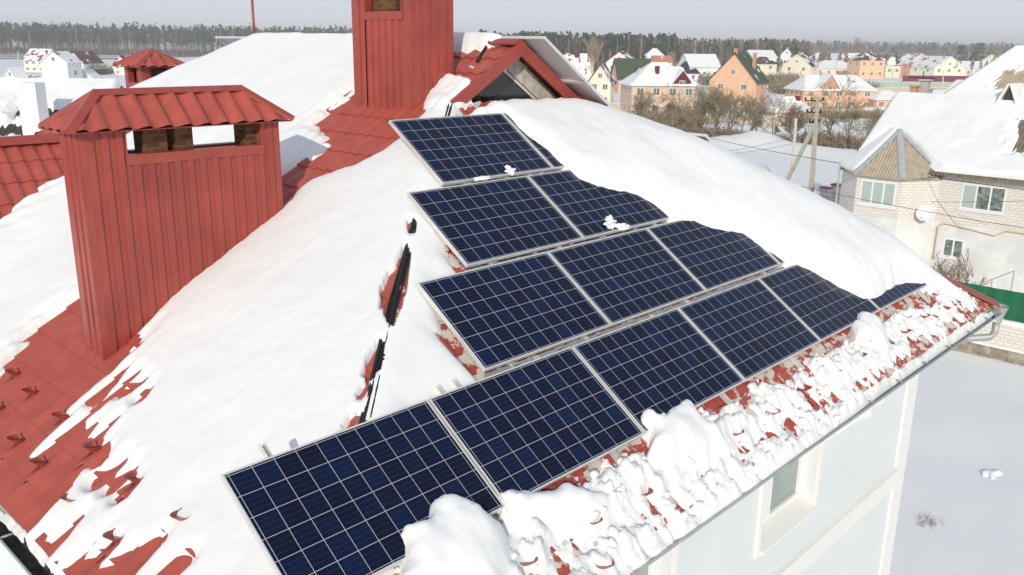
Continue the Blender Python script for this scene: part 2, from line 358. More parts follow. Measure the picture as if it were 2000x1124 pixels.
# gable window above the front slope
m = MB(); zt = RZ+.06; th = .15
def rake(m, sx, slope, x1, ext=0):
    a = np.array([RX, GY-.02, RZ+.055]); d = np.array([sx, 0, -slope]); d = d/np.linalg.norm(d); L_ = x1*math.hypot(1, slope)
    dn = np.array([-sx*slope, 0, -1.]); dn /= np.linalg.norm(dn)
    q0, q1 = a, a+d*L_; V = [q0, q1, q1+dn*th, q0+np.array([0, 0, -th*math.hypot(1, slope)])]
    m.prism(V, (0, -.03, 0))
rake(m, -1, .569, 1.22); m.build('rake_board', CLAD2, house)
m = MB(); rake(m, 1, .632, 1.46); m.build('rake_board', CLAD2, house)
def gtri(y, drop, zb):
    zt = RZ-drop; return [(RX-(zt-zb)/.569, y, zb), (RX+(zt-zb)/.632, y, zb), (RX, y, zt)]
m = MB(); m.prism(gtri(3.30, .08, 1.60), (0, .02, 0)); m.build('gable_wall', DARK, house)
def gtri2(y, dl, dr, zb):
    x = (.742+dl+RZ+.632*RX-dr)/1.201; return [((zb+.742+dl)/.569, y, zb), (RX+(RZ-dr-zb)/.632, y, zb), (x, y, .569*x-.742-dl)]
m = MB(); A = gtri2(3.22, .13, .26, 1.72); B_ = gtri2(3.22, .19, .33, 1.76)
for i in range(3):
    j = (i+1) % 3; m.prism([A[i], A[j], B_[j], B_[i]], (0, -.04, 0))
wf = m.build('gable_window', FRAMEW, house)
m = MB(); C_ = gtri2(3.205, .18, .32, 1.755); m.prism(C_, (0, .01, 0)); m.build('pane', GLASSD, wf)
# sloping boards under the gable overhang
m = MB(); a = np.array([RX+.02, 3.14, RZ-.06]); d = np.array([1., 0, -.632]); dn = np.array([0, 0, -.25]); m.prism([a, a+d*1.36, a+d*1.30+dn, a+d*.0+dn], (0, .03, 0))
m.build('gable_soffit', WOODW, house)

# snow guards: half cups opened uphill
def snow_guard(P, down, n, across, w=.066, h=.105):
    down, n, across = (np.array(q, float) for q in (down, n, across)); down /= np.linalg.norm(down); n /= np.linalg.norm(n); across /= np.linalg.norm(across)
    P = np.array(P, float); m = MB(); k = 13; V = []
    for layer, e in ((0, .62), (.5, .9), (1, 1.12)):
        for i in range(k):
            t = math.pi*(-.12+1.24*i/(k-1)); hh = h*layer*(.45+.55*max(0, math.sin(min(max(t, 0), math.pi))))
            V.append(P+across*w*e*math.cos(t)+down*w*e*math.sin(t)*.95+n*(.008+hh))
    Fc = [(r*k+i, r*k+i+1, (r+1)*k+i+1, (r+1)*k+i) for r in (0, 1) for i in range(k-1)]
    m.add(V, Fc); m.add([v*1.0-down*0.0-n*.0+(P-v)*.05 for v in V], [f[::-1] for f in Fc])
    m.obox(P, across, down, n, (-.02, .05, .003), (.02, .22, .016)); m.obox(P, across, down, n, (-.05, -.02, .003), (.05, .06, .012))
    o = m.build('snow_guard', CLAD2, house, True); return o
nL_ = (-.569, 0, 1); nF_ = (0, -.685, 1)
for q in [(32, 728), (76, 772), (138, 822), (40, 858), (96, 912), (200, 884), (280, 942), (160, 985), (370, 1016), (245, 1060), (8, 800), (10, 660)]:
    P = onL(*q, .02); P[1] = round(P[1]/PER)*PER; snow_guard(P, eL, nL_, (0, 1, 0))
for q in [(1248, 965), (1148, 1020), (1020, 1098), (1428, 848), (1500, 808), (1562, 762), (1622, 727), (1672, 697), (1345, 900), (1760, 650), (1798, 620), (1838, 606), (1170, 1105), (1712, 672)]:
    snow_guard(onF(*q, -.10), eF, nF_, (1, 0, 0))

# chimneys
def ribwall(m, p0, p1, z0, z1, n, per=.128):
    """vertical profiled sheet between p0 and p1 with outward normal n"""
    p0 = np.array([p0[0], p0[1], 0.]); p1 = np.array([p1[0], p1[1], 0.]); L_ = np.linalg.norm(p1-p0); d = (p1-p0)/L_; n = np.array([n[0], n[1], 0.])
    prof = []; t = 0
    while t < L_:
        for u, h in ((0, 0), (.052, 0), (.057, .016), (.119, .016), (.124, 0)):
            if t+u*per/.128 <= L_: prof.append((t+u*per/.128, h))
        t += per
    prof.append((L_, prof[-1][1])); k = len(prof); V = [p0+d*a+n*h+np.array([0, 0, z]) for z in (z0, z1) for a, h in prof]
    m.add(V, [(i, i+1, k+i+1, k+i) for i in range(k-1)])
def chimney(x0, x1, y0, y1, zb, zt, opens, cap_h, oh, ridge_axis):
    c = MB()
    faces = {'f': ((x0, y0), (x1, y0), (0, -1)), 'b': ((x1, y1), (x0, y1), (0, 1)), 'l': ((x0, y1), (x0, y0), (-1, 0)), 'r': ((x1, y0), (x1, y1), (1, 0))}
    tr = []
    for k, (p, q, n) in faces.items():
        p, q = np.array(p, float), np.array(q, float); L_ = np.linalg.norm(q-p); d = (q-p)/L_
        if k in opens:
            a, b, zo = opens[k]
            ribwall(c, p, p+d*a, zb, zt, n); ribwall(c, p+d*b, q, zb, zt, n); ribwall(c, p+d*a, p+d*b, zb, zo, n)
            tr.append((p, d, n, a, b, zo))
        else: ribwall(c, p, q, zb, zt, n)
    ch = c.build('chimney', CLAD, house)
    t = MB()
    for p, d, n, a, b, zo in tr:
        P0 = np.array([p[0], p[1], 0]); D = np.array([d[0], d[1], 0]); Nn = np.array([n[0], n[1], 0])
        t.obox(P0+np.array([0, 0, zo]), D, Nn, (0, 0, 1), (a-.01, -.09, -.085), (b+.01, .019, .008))
        t.obox(P0, D, Nn, (0, 0, 1), (a-.002, -.09, zo+.009), (a+.012, .014, zt)); t.obox(P0, D, Nn, (0, 0, 1), (b-.012, -.09, zo+.009), (b+.002, .014, zt))
    for k, (cx, cy) in enumerate(((x0, y0), (x1, y0), (x0, y1), (x1, y1))):
        sx = -1 if cx == x0 else 1; sy = -1 if cy == y0 else 1
        t.box((min(cx+sx*.0135, cx-sx*.055), min(cy+sy*.0125, cy+sy*.0135), zb), (max(cx+sx*.0135, cx-sx*.055), max(cy+sy*.0125, cy+sy*.0135), zt))
        t.box((min(cx+sx*.0125, cx+sx*.0135), min(cy+sy*.0135, cy-sy*.055), zb), (max(cx+sx*.0125, cx+sx*.0135), max(cy+sy*.0135, cy-sy*.055), zt))
    rr = random.Random(int(x0*100))
    for k, (p, q, n) in faces.items():                       # screw heads
        for z in np.arange(zb+.3, zt-.1, .55):
            for u in (.06, .5, .94):
                P = np.array([p[0]+(q[0]-p[0])*u, p[1]+(q[1]-p[1])*u, z+rr.uniform(-.02, .02)])
                if k in opens and z > opens[k][2]-.1 and .1 < u < .9: continue
                N3 = np.array([n[0], n[1], 0]); t.tube([P+N3*.008, P+N3*.019], .009, 6)
    t.build('trim', CLAD2, ch)
    # cap
    X0, X1, Y0, Y1 = x0-oh, x1+oh, y0-oh, y1+oh; ze, zr = zt+.005, zt+cap_h; hw = max((min(X1-X0, Y1-Y0))/2, .46)
    if ridge_axis == 'x': ra, rb = (X0+hw*.85, (Y0+Y1)/2, zr), (X1-hw*.85, (Y0+Y1)/2, zr)
    else: ra, rb = ((X0+X1)/2, Y0+hw*.85, zr), ((X0+X1)/2, Y1-hw*.85, zr)
    cor = [(X0, Y0, ze), (X1, Y0, ze), (X1, Y1, ze), (X0, Y1, ze)]
    if ridge_axis == 'x': sides = [(cor[0], cor[1], rb, ra), (cor[1], cor[2], rb, None), (cor[2], cor[3], ra, rb), (cor[3], cor[0], ra, None)]
    else: sides = [(cor[0], cor[1], ra, None), (cor[1], cor[2], rb, ra), (cor[2], cor[3], rb, None), (cor[3], cor[0], ra, rb)]
    root = MB(); root.prism([(X0+.02, Y0+.02, ze-.012), (X1-.02, Y0+.02, ze-.012), (X1-.02, Y1-.02, ze-.012), (X0+.02, Y1-.02, ze-.012)], (0, 0, .010)); 
    V, Fq, base = [], [], 0
    for A, B, C_, D_ in sides:
        A, B, C_ = (np.array(v, float) for v in (A, B, C_)); D_ = C_ if D_ is None else np.array(D_, float); L_ = np.linalg.norm(B-A)
        na = max(24, int(L_/.012)); ns = 9; ct = np.cross(B-A, C_-A); nn = ct/np.linalg.norm(ct); nn *= np.sign(nn[2]); e = (B-A)/L_
        for s_ in range(ns+1):
            f = s_/ns; P, Q = A+(D_-A)*f, B+(C_-B)*f
            for i in range(na+1):
                p = P+(Q-P)*i/na; V.append(p+nn*(wave((p-A)@e)*1.15+.002-(f*.0)))
        idx = np.arange((ns+1)*(na+1)).reshape(ns+1, na+1)+base
        Fq.append(np.stack([idx[:-1, :-1], idx[:-1, 1:], idx[1:, 1:], idx[1:, :-1]], -1).reshape(-1, 4)); base += (ns+1)*(na+1)
    cp = fastmesh('chimney_cap', np.array(V), np.concatenate(Fq), TILE, ch, True)
    root.build('cap_underside', CLAD2, ch)
    t = MB()
    for P, Q in ((ra, rb), (cor[0], ra), (cor[1], rb if ridge_axis == 'x' else ra), (cor[2], rb), (cor[3], ra if ridge_axis == 'x' else rb)):
        P = np.array(P)+np.array([0, 0, .030]); Q = np.array(Q)+np.array([0, 0, .034]); capstrip(t, P, Q, .062, drop=.022)
    t.build('cap_ridge', CLAD2, ch)
    return ch
ch1 = chimney(.66, 2.63, 3.44, 3.83, -.75, 1.76, {'f': (.40, 1.79, 1.52), 'b': (.18, 1.57, 1.52)}, .31, .13, 'x')
def flue(ch, lo, hi):
    m = MB(); m.box(lo, hi); m.build('brick_flue', RBRICK, ch)
flue(ch1, (1.27, 3.54, .4), (1.50, 3.74, 1.755)); flue(ch1, (1.58, 3.54, .4), (1.76, 3.74, 1.755)); flue(ch1, (2.32, 3.52, .4), (2.52, 3.76, 1.755))
ch2 = chimney(4.40, 5.02, 3.37, 4.46, 1.2, 3.22, {'l': (.24, .93, 2.89), 'r': (.22, .92, 2.89)}, .30, .13, 'y')
flue(ch2, (4.52, 3.80, 2.0), (4.90, 4.24, 3.21))
ch3 = chimney(4.58, 5.24, 10.9, 11.56, .9, 2.08, {'f': (.14, .50, 1.80), 'l': (.12, .48, 1.80), 'b': (.14, .50, 1.8), 'r': (.12, .48, 1.8)}, .27, .15, 'y')
flue(ch3, (4.74, 11.06, 1.0), (5.08, 11.40, 2.07))
# pole on the ridge
m = MB(); m.tube([(6.15, 9.75, 2.2), (6.12, 9.70, 3.38)], .022, 8); m.build('roof_pole', CLAD2, house, True)

# ------------------------------------------------------------------ solar panels
PW, PH, PG = 1.65, .992, .02
def make_panel(name='solar_panel'):
    p = empty(name, (0, 0, 0)); t, h = .013, .038
    m = MB()
    m.box((0, 0, -h), (PW, t, 0)); m.box((0, PH-t, -h), (PW, PH, 0)); m.box((0, t, -h), (t, PH-t, 0)); m.box((PW-t, t, -h), (PW, PH-t, 0))
    fr = m.build('frame', ALU, p, loc=(0, 0, 0))
    bv = fr.modifiers.new('bevel', 'BEVEL'); bv.width = .0015; bv.segments = 1
    m = MB(); m.add([(t, t, -.004), (PW-t, t, -.004), (PW-t, PH-t, -.004), (t, PH-t, -.004)], [(0, 1, 2, 3)]); m.build('cell_sheet', CELLS, p, loc=(0, 0, 0))
    m = MB(); m.add([(t, t, -.009), (PW-t, t, -.009), (PW-t, PH-t, -.009), (t, PH-t, -.009)], [(3, 2, 1, 0)]); m.build('backsheet', WHITEB, p, loc=(0, 0, 0))
    return p
PANEL = make_panel(); first = [True]
def place_panel(o, rot, label, group='solar panels on the front roof slope'):
    p = PANEL if first[0] else copy_tree(PANEL); first[0] = False
    p.location = tuple(o); p.rotation_euler = rot; tag(p, label, 'solar panel', group); return p
ROWS = [(0, 0), (2.3152, -1.0579), (2.9455, -2.1063), (3.4319, -3.1480)]
PL = [['leftmost bottom row solar panel, overhanging the hip, snow slab on its lower right corner',
       'second solar panel of the bottom row, its lower left corner under a snow wedge', 'third solar panel of the bottom row, broken snow heaped on its lower left corner',
       'fully bare fourth solar panel of the bottom row', 'fifth bottom row solar panel with snow on both its right corners', 'last solar panel of the bottom row, mostly buried under the snow blanket'],
      ['leftmost panel of the second row from the bottom, fully clear', 'middle panel of the second row from the bottom, fully clear between two others',
       'panel of the second lowest row with its top right corner under the snow blanket', 'nearly buried panel ending the second row from the bottom'],
      ['clear left panel of the second row from the top', 'right panel of the second row from the top, a snow lump on its lower edge'],
      ['clear left panel of the topmost row, near the tall chimney foot', 'right panel of the topmost row, nearly all under the snow blanket']]
for (xo, vo), labs in zip(ROWS, PL):
    for i, lb in enumerate(labs):
        x = xo+i*(PW+PG); v = vo+PH
        place_panel((x, -v*math.cos(TH), -v*math.sin(TH)), (TH, 0, 0), lb)
# panels on the far right slope, seen from below past the gable; local y points up the slope
TR = math.atan(.632)
def right_panel(x, y, lift, label):
    """top front corner at height over (x, y)"""
    z = RZ-.632*(x-RX)+lift
    d = np.array([math.cos(TR), 0, -math.sin(TR)]); o = np.array([x, y, z])+d*PH
    # local x -> +Y, local y -> up slope (-d), local z -> normal
    R_ = Matrix(((0, -d[0], math.sin(TR)), (1, 0, 0), (0, -d[2], math.cos(TR))))
    return place_panel(o, R_.to_euler(), label, 'solar panels on the far right roof slope')
right_panel(5.78, 2.56, .135, 'solar panel seen from below beside the gable, the upper of two there')
right_panel(5.78+1.02*math.cos(TR), 2.56, .135, 'solar panel seen from below beside the gable, its lower half in the snow')
right_panel(8.02, 1.62, .33, 'solar panel corner poking over the right hip near the pink brick fence')
right_panel(10.45, -.18, .25, 'solar panel corner poking over the right hip in front of the white brick house')
right_panel(5.86, 8.95, .16, 'flat grey solar panel edge beyond the snowy ridge beside the thin red pole')
RAILM = mat('dull_rail', (.34, .34, .33), .5, metal=.3, noise=.15, nscale=6)
# thin aluminium rails under the panels, running down the slope
def rail(u, v0, v1, label, group='aluminium mounting rails under the solar panels'):
    P0 = np.array([u, -v0*math.cos(TH), -v0*math.sin(TH)]); e2 = np.array([0, -math.cos(TH), -math.sin(TH)]); n = np.array([0, -math.sin(TH), math.cos(TH)])
    m = MB()
    for a, b in ((-.019, -.013), (.013, .019)): m.obox(P0, (1, 0, 0), e2, n, (a, 0, -.082), (b, v1-v0, -.0395))
    m.obox(P0, (1, 0, 0), e2, n, (-.0129, 0, -.082), (.0129, v1-v0, -.076))
    o = m.build('mounting_rail', ALU); tag(o, label, 'rail', group); return o
RS = [(.36, -.13, .9, 'rail end sticking out above the leftmost bottom panel'), (1.85, -.10, 1.16, 'rail under the second bottom row panel, ending at the snow edge'),
      (2.02, -.10, 1.18, 'rail with its end poking up from the snow beyond the second bottom panel'), (2.93, -.05, 1.24, 'long bare rail end below the second bottom row panel'),
      (4.63, -.05, 1.22, 'bare rail end below the third bottom row panel'), (6.05, 0, 1.16, 'rail end below the fourth bottom row panel'), (6.55, 0, 1.16, 'rail end below the fourth and fifth bottom panel joint'),
      (9.75, .3, 1.2, 'rail end below the last bottom row panel, under the snow blanket edge')]
for a in RS: rail(*a)
for (xo, vo), k in zip(ROWS[1:], (4, 2, 2)):
    for i in range(k):
        for f in (.33, 1.3):
            pos = 'left' if f < 1 else 'right'
            rail(xo+i*(PW+PG)+f, vo-.04, vo+1.03, 'rail under the %s part of panel %d in the %s row' % (pos, i+1, {-1.0579: 'second lowest', -2.1063: 'second highest', -3.148: 'topmost'}[vo]))

for (xo, vo), L_, lb in zip(ROWS[1:], (6.65, 3.3, 2.2), ('second and bottom rows', 'two middle rows', 'topmost and second rows')):
    v = vo+PH+.007; P0 = np.array([xo+.02, -v*math.cos(TH), -v*math.sin(TH)]); e2 = np.array([0, -math.cos(TH), -math.sin(TH)]); n = np.array([0, -math.sin(TH), math.cos(TH)])
    m = MB(); m.obox(P0, (1, 0, 0), e2, n, (0, .001, -.075), (L_, .0475, -.050)); m.obox(P0, (1, 0, 0), e2, n, (0, .042, -.0495), (L_, .0475, -.038))
    for x in np.arange(.3, L_, .55): m.obox(P0, (1, 0, 0), e2, n, (x, .008, -.0495), (x+.05, .038, -.016))
    tag(m.build('mounting_channel', RAILM), 'long aluminium channel in the gap between the %s of panels' % lb, 'rail', 'aluminium channels in the gaps between panel rows')

# ------------------------------------------------------------------ snow on the roof (one height field over the roof planes)
def sdist(X, Y, poly):
    P = np.array(poly, float)[:, :2]; Q = np.roll(P, -1, 0); d2 = np.full(X.shape, 1e9); ins = np.zeros(X.shape, bool)
    for (x0, y0), (x1, y1) in zip(P, Q):
        ex, ey = x1-x0, y1-y0; t = np.clip(((X-x0)*ex+(Y-y0)*ey)/(ex*ex+ey*ey+1e-12), 0, 1)
        d2 = np.minimum(d2, (X-x0-t*ex)**2+(Y-y0-t*ey)**2)
        c = (y0 > Y) != (y1 > Y)
        if y0 != y1: ins ^= c & (X < (x1-x0)*(Y-y0)/(y1-y0)+x0)
    return np.where(ins, 1, -1)*np.sqrt(d2)
def smin(a, b, k): h = np.clip(.5+.5*(b-a)/k, 0, 1); return b+(a-b)*h-k*h*(1-h)
pxL = lambda pts, o=.06: [onL(x, y, o)[:2] for x, y in pts]
pxF = lambda pts, o=0.0: [onF(x, y, o)[:2] for x, y in pts]
ST = .028
gx = np.arange(-5.0, 12.1, ST); gy = np.arange(-1.62, 11.2, ST); X, Y = np.meshgrid(gx, gy)
zF = .685*Y-.1576; zL = .569*X-.742; zR = RZ-.632*(X-RX); zB = RZ-.685*(Y-YB)
up = smin(smin(zL, zR, .10), zB, .3); low = smin(smin(smin(zF, zL, .16), zR, .5), zB, .3)
BASE = np.where(Y > GY-.02, up, low)
zW = np.where(X < 3.6, WZ-WT*np.abs(Y-WY), -9)
BASE = np.where(zW > -8, -smin(-BASE, -zW, .5), BASE)
n1 = fbm(X, Y, 1.1, 4, 1); n2 = fbm(X, Y, 5, 4, 2); n3 = fbm(X, Y, 14, 3, 3)
nd = fbm(X*.9, Y*5.2, 1.2, 4, 4)                       # streaks running down the left slope
def prof(d, w, out=1.0): return np.where(d > 0, 1-np.exp(-np.maximum(d, 0)/w), d*out)
T = np.full(X.shape, -.5)
# lower left-slope blanket, running over the hip
LA = pxL([(140, 1200), (125, 1124), (104, 1090), (95, 1050), (82, 1000), (86, 962), (118, 915), (160, 880), (172, 868), (128, 848), (88, 826), (100, 795), (150, 752), (205, 712),
          (240, 676), (290, 614), (340, 562), (420, 502), (480, 452), (548, 400), (575, 368), (610, 343), (650, 331), (690, 318), (740, 292), (778, 266), (803, 238), (828, 212), (816, 190), (826, 166), (852, 145), (882, 132), (925, 120), (943, 130), (930, 152), (900, 185)])
LA += [(4.72, 2.86), (4.5, 2.62), (2.7, .9), (.9, -.6), (-.2, -1.5), (-.62, -1.45)]
ea = np.array(eL); d = sdist(X, Y, LA)
edge = np.clip((1.6-X)/1.0, 0, 1)                      # the ragged, finger-like melting edge is low on the slope
dd = d+edge*(nd*.42+.05*np.sin(2*np.pi*Y/PER))+(1-edge)*n2*.06
tA = (.120-.035*edge)*prof(dd, .10, 1.2)+.018*n1*(dd > 0); T = np.maximum(T, np.where(X < 6, tA, -.5))
GAp = pxL([(818, 195), (828, 166), (855, 143), (885, 132), (925, 120), (943, 130), (930, 152), (905, 178), (885, 198), (855, 212), (830, 208)], .1)
T = np.maximum(T, (.13+.05*n2)*prof(sdist(X, Y, GAp)+.05*n2, .07, 2.0))
FING = [((243, 723), (190, 781), .035), ((264, 731), (186, 801), .030), ((275, 748), (246, 768), .030), ((287, 763), (271, 780), .022), ((236, 906), (196, 939), .045), ((254, 921), (218, 954), .030), ((259, 949), (236, 972), .024),
        ((221, 1067), (156, 1122), .050), ((251, 1082), (200, 1124), .035), ((311, 1057), (241, 1124), .040), ((371, 1092), (326, 1124), .040), ((205, 884), (196, 900), .03), ((160, 760), (118, 800), .03)]
for a_, b_, r_ in FING:
    (x0, y0), (x1, y1) = onL(*a_, .03)[:2], onL(*b_, .03)[:2]; ex, ey = x1-x0, y1-y0; t_ = np.clip(((X-x0)*ex+(Y-y0)*ey)/(ex*ex+ey*ey), 0, 1)
    dd_ = np.hypot(X-x0-t_*ex, Y-y0-t_*ey)-r_*(.25+.95*t_)+.025*n2
    T = np.where(dd_ < .14, np.minimum(T, dd_*.9-.004), T)
# upper left-slope blanket and the valley to the wing
LB = pxL([(694, 178), (665, 200), (640, 220), (622, 246), (640, 262), (650, 280), (612, 310), (575, 327), (545, 350), (470, 405), (300, 500), (155, 586), (100, 622), (60, 660), (0, 728)], .05)
LB += [(-1.3, 4.6), (-5.2, 5.6), (-5.2, 7.75), (-3.5, 7.5), (-1.3, 7.6)]
LB += [tuple(hit(x, y, (0, -WT, 1), WZ-WT*WY+.05)[:2]) for x, y in [(0, 432), (30, 405), (40, 380), (70, 372), (90, 352), (128, 342), (160, 325), (215, 300), (262, 268)]]
LB += [(3.5, 8.35), (3.6, 9), (3.0, 11.5), (6.4, 11.5), (6.4, 4.8), (5.4, 4.75)]
dB = sdist(X, Y, LB)+n2*.07+.03*np.sin(2*np.pi*Y/PER)*(X < 5)
tB = .17*prof(dB, .12, 1.5)+.03*n1*(dB > 0); T = np.maximum(T, tB)
RA = [(5.42, 4.9), (5.45, 4.2), (5.52, 3.7), (5.60, 3.35), (5.74, 3.2), (6.4, 3.2), (6.6, 5)]
T = np.maximum(T, .19*prof(sdist(X, Y, RA)+.05*n2, .07, 2.0))
# front slope, strip between the hip and the panel rows
FA = pxF([(812, 440), (832, 432), (850, 458), (876, 488), (898, 520), (906, 530), (820, 566), (812, 580), (836, 615), (862, 645), (905, 692), (938, 728), (950, 740), (850, 790), (700, 835), (640, 870)], -.04)
FA += [(-.6, -.9), (-.6, -1.5), (.5, -.4), (2.3, 1.35)]
T = np.maximum(T, .098*prof(sdist(X, Y, FA)+.03*n2, .05, 1.5)+.006*n1)
FA2 = pxF([(800, 338), (818, 328), (845, 352), (862, 368), (800, 380), (790, 372)], -.06)
T = np.maximum(T, .11*prof(sdist(X, Y, FA2)+.02*n2, .05, 2))
# thick blanket over the upper right of the front slope
FB = pxF([(872, 214), (888, 206), (925, 219), (985, 224), (1003, 243), (1030, 265), (1066, 290), (1104, 326), (1133, 350), (1180, 366), (1230, 374), (1275, 394), (1308, 424), (1332, 431), (1362, 431), (1402, 447), (1452, 456), (1490, 480), (1522, 502), (1538, 514), (1556, 514), (1592, 530), (1640, 559), (1690, 581), (1712, 582), (1727, 574), (1746, 560), (1776, 553), (1812, 552)], .03)
FB += pxF([(1842, 566), (1870, 580), (1900, 600), (1928, 590)], -.05)+[(11.6, -1.2), (12.3, -1.2), (12.3, .5), (8.4, 3.3), (7.3, 2.85), (6.9, 2.86), (5.2, 2.88), (4.85, 2.80)]
dF = sdist(X, Y, FB)+.03*n2+.012*n3
dR = np.clip((XR-X)/.5, 0, 1)
tFB = (.36+.12*np.clip((X-6)/3, 0, 1)*np.clip((11-X)/1.5, 0, 1)+.05*n1)*prof(dF, .085, 7.0)
tFB = tFB*(1-.36*np.clip((Y-1.7)/.9, 0, 1)*np.clip((8.6-X)/1.2, 0, 1)); tail = np.clip((X-10.0)/1.0, 0, 1); tFB = tFB*(1-.62*tail)
T = np.maximum(T, tFB)
gap = (Y > GY-.14) & (X > 4.95) & (X < 6.75) & (Y < GY+.5) & (BASE < RZ-.3)
# broken snow along the eaves below the panels
n4 = fbm(X, Y, 3.2, 5, 8); n5 = np.abs(fbm(X, Y, 6.5, 4, 9)); n6 = fbm(X*5, Y*1.2, 1.3, 4, 10)
FC = [(-.62, -1.47), (-.5, -.75), (10.6, -.78), (11.2, -.5), (11.5, -1.35), (7.2, -1.35), (6.2, -1.42), (4, -1.46)]
dC = sdist(X, Y, FC)
cov = np.clip(1.05-.095*np.maximum(X-2.0, 0), .2, 1)
band = np.exp(-((Y+1.02)/.14)**2)
n7 = fbm(X, Y, 9, 4, 12); n8 = fbm(X, Y, 20, 2, 14)
hang = np.clip((7.2-X)/1.5, 0, 1)
tC = (.006+.085*band*cov+.045*np.clip((X-4)/2, 0, 1)*np.exp(-((Y+1.06)/.17)**2)+.12*n4+.085*n7+.10*np.clip(cov-.42, 0, 1)+.02*n6-.03*(1-hang)*np.clip((-1.16-Y)/.12, 0, 1)+.07*hang*np.clip((-1.22-Y)/.06, 0, 1)-.055*np.clip((Y+.89)/.05, 0, 1))
tC = np.where(tC > 0, tC*.9+.10*(.16-n5)*np.clip(tC/.05, 0, 1)+.05*n3+.045*n8, tC)
tC = np.minimum(tC, dC*2.0+.02); T = np.maximum(T, np.where(dC > -.1, np.clip(tC, -.1, .24), -.5))
CLEAR = pxF([(1288, 1000), (1300, 955), (1345, 950), (1372, 990), (1330, 1040), (1250, 1085), (1225, 1060)], -.1)
# slabs that slid over the panels' lower edges
def slab(poly, h, w, rough, off=.06):
    global T
    d = sdist(X, Y, pxF(poly, off))+rough*n2+rough*.5*n3
    T = np.maximum(T, (.165+h+.05*n1+.03*n2)*prof(d, w, 7.0))
slab([(764, 1012), (790, 996), (822, 992), (830, 962), (852, 941), (905, 950), (945, 966), (962, 985), (990, 1000), (1005, 1030), (1015, 1100), (1000, 1180), (770, 1180), (758, 1110), (778, 1075), (775, 1040)], .15, .07, .02)
slab([(946, 926), (985, 920), (1042, 922), (1098, 911), (1135, 922), (1165, 920), (1210, 932), (1230, 980), (1180, 1010), (1020, 1020), (985, 990)], .10, .09, .02)
slab([(1238, 798), (1250, 778), (1272, 786), (1284, 800), (1296, 786), (1332, 766), (1362, 780), (1378, 806), (1400, 800), (1425, 790), (1430, 880), (1300, 905), (1262, 858), (1266, 834)], .14, .05, .035)
slab([(1660, 612), (1672, 598), (1695, 597), (1716, 610), (1740, 640), (1745, 675), (1700, 668), (1668, 648)], .10, .06, .03)
slab([(1590, 700), (1640, 668), (1700, 660), (1780, 630), (1790, 660), (1700, 700), (1620, 735)], -.03, .08, .06)
# cables melted free along the hip
for hole in ([(800, 428), (808, 428), (806, 452), (800, 452)], [(792, 476), (798, 500), (792, 545), (778, 590), (764, 625), (755, 612), (752, 598), (746, 600), (748, 560), (762, 530), (776, 516), (786, 492)],
             [(742, 662), (746, 676), (736, 716), (720, 738), (712, 728), (724, 690)], [(714, 742), (716, 752), (704, 776), (699, 770)], [(690, 800), (706, 812), (712, 826), (690, 840), (664, 846), (680, 818)]):
    d = sdist(X, Y, pxL(hole, .08)); T = np.where(d > -.018, np.minimum(T, .09-prof(d+.016, .010, 1.0)*.2), T)
T = np.where(gap, -.2, T); T = np.where((Y > GY-.06) & (Y < GY+.9) & (X > 4.3) & (X < 7.4) & (T < .03), -.12, T); T = np.maximum(T, -.12)
# keep the chimneys' insides clear
for x0, x1, y0, y1 in ((.66, 2.63, 3.44, 3.83), (4.4, 5.02, 3.37, 4.46)):
    T = np.where((X > x0+.04) & (X < x1-.04) & (Y > y0+.04) & (Y < y1-.04), -.3, T)
# the drift stands higher against the right part of the big chimney's front
T = T+np.where((X > .9) & (X < 3.0) & (Y < 3.44) & (Y > 2.4), .0, 0)
T = T+(.004*n3-.028*np.clip(fbm(X, Y, 4.2, 2, 31)-.24, 0, .12)*4*.25+.010*fbm(X, Y, 2.1, 3, 32))*(T > .05)
Z = BASE+T
lim = lambda t: (t[:-1, :-1] > -.06) | (t[:-1, 1:] > -.06) | (t[1:, :-1] > -.06) | (t[1:, 1:] > -.06)
step = np.abs(np.diff(BASE, axis=0))[:, :-1] > .2
inside = ((Y+.07 > YE-.05))
keep = lim(T) & ~step & ((X[:-1, :-1] > -.62) | (Y[:-1, :-1] > 6.08)) & (Y[:-1, :-1] > YE-.17)
Pg = np.stack([X, Y, Z], -1)
ysplit = np.where(Y[:-1, :-1] < -.86, 0, np.where((X[:-1, :-1] > 2.9+.0) & (Y[:-1, :-1] < GY) & (X[:-1,:-1]-XL > (Y[:-1,:-1]-YE)/.83+.25), 1, 2))
for k, lb in ((0, 'broken melting snow along the front eaves below the panels'), (1, 'thick smooth snow blanket over the upper right of the front slope'), (2, 'snow lying over the left roof slope, the hip and the wing')):
    o = gridmesh('roof_snow', Pg, keep & (ysplit == k), SNOW); tag(o, lb, 'snow', kind='stuff')

# crumbled clods lying along the eaves and on the slid slabs
def clods(n, name, label):
    r = np.random.default_rng(77); bm = bmesh.new(); bmesh.ops.create_icosphere(bm, subdivisions=2, radius=1); bv = np.array([v.co[:] for v in bm.verts]); bf = np.array([[v.index for v in f.verts] for f in bm.faces]); bm.free(); VV, FF, b = [], [], 0
    iy, ix = np.where((Y < -.70) & (Y > -1.42) & (X > -.4) & (X < 11.2) & (T > .035) & (T < .17)); 
    for q in r.integers(0, len(iy), n):
        y, x = iy[q], ix[q]; s_ = .009+.034*r.random()**3.2; 
        if X[y, x] > 6 and r.random() < .35: continue
        k = r.normal(0, 1, (3, 3)); d = 1+.28*np.sin(bv@k[0]*2.2)+.2*np.sin(bv@k[1]*3.7)+.12*np.sin(bv@k[2]*7)
        VV.append(bv*d[:, None]*s_*(.7+.6*r.random(3))+np.array([X[y, x], Y[y, x], Z[y, x]-s_*.25])); FF.append(bf+b); b += len(bv)
    o = fastmesh(name, np.concatenate(VV), np.concatenate(FF), SNOW, None, False); return tag(o, label, 'snow', kind='stuff')
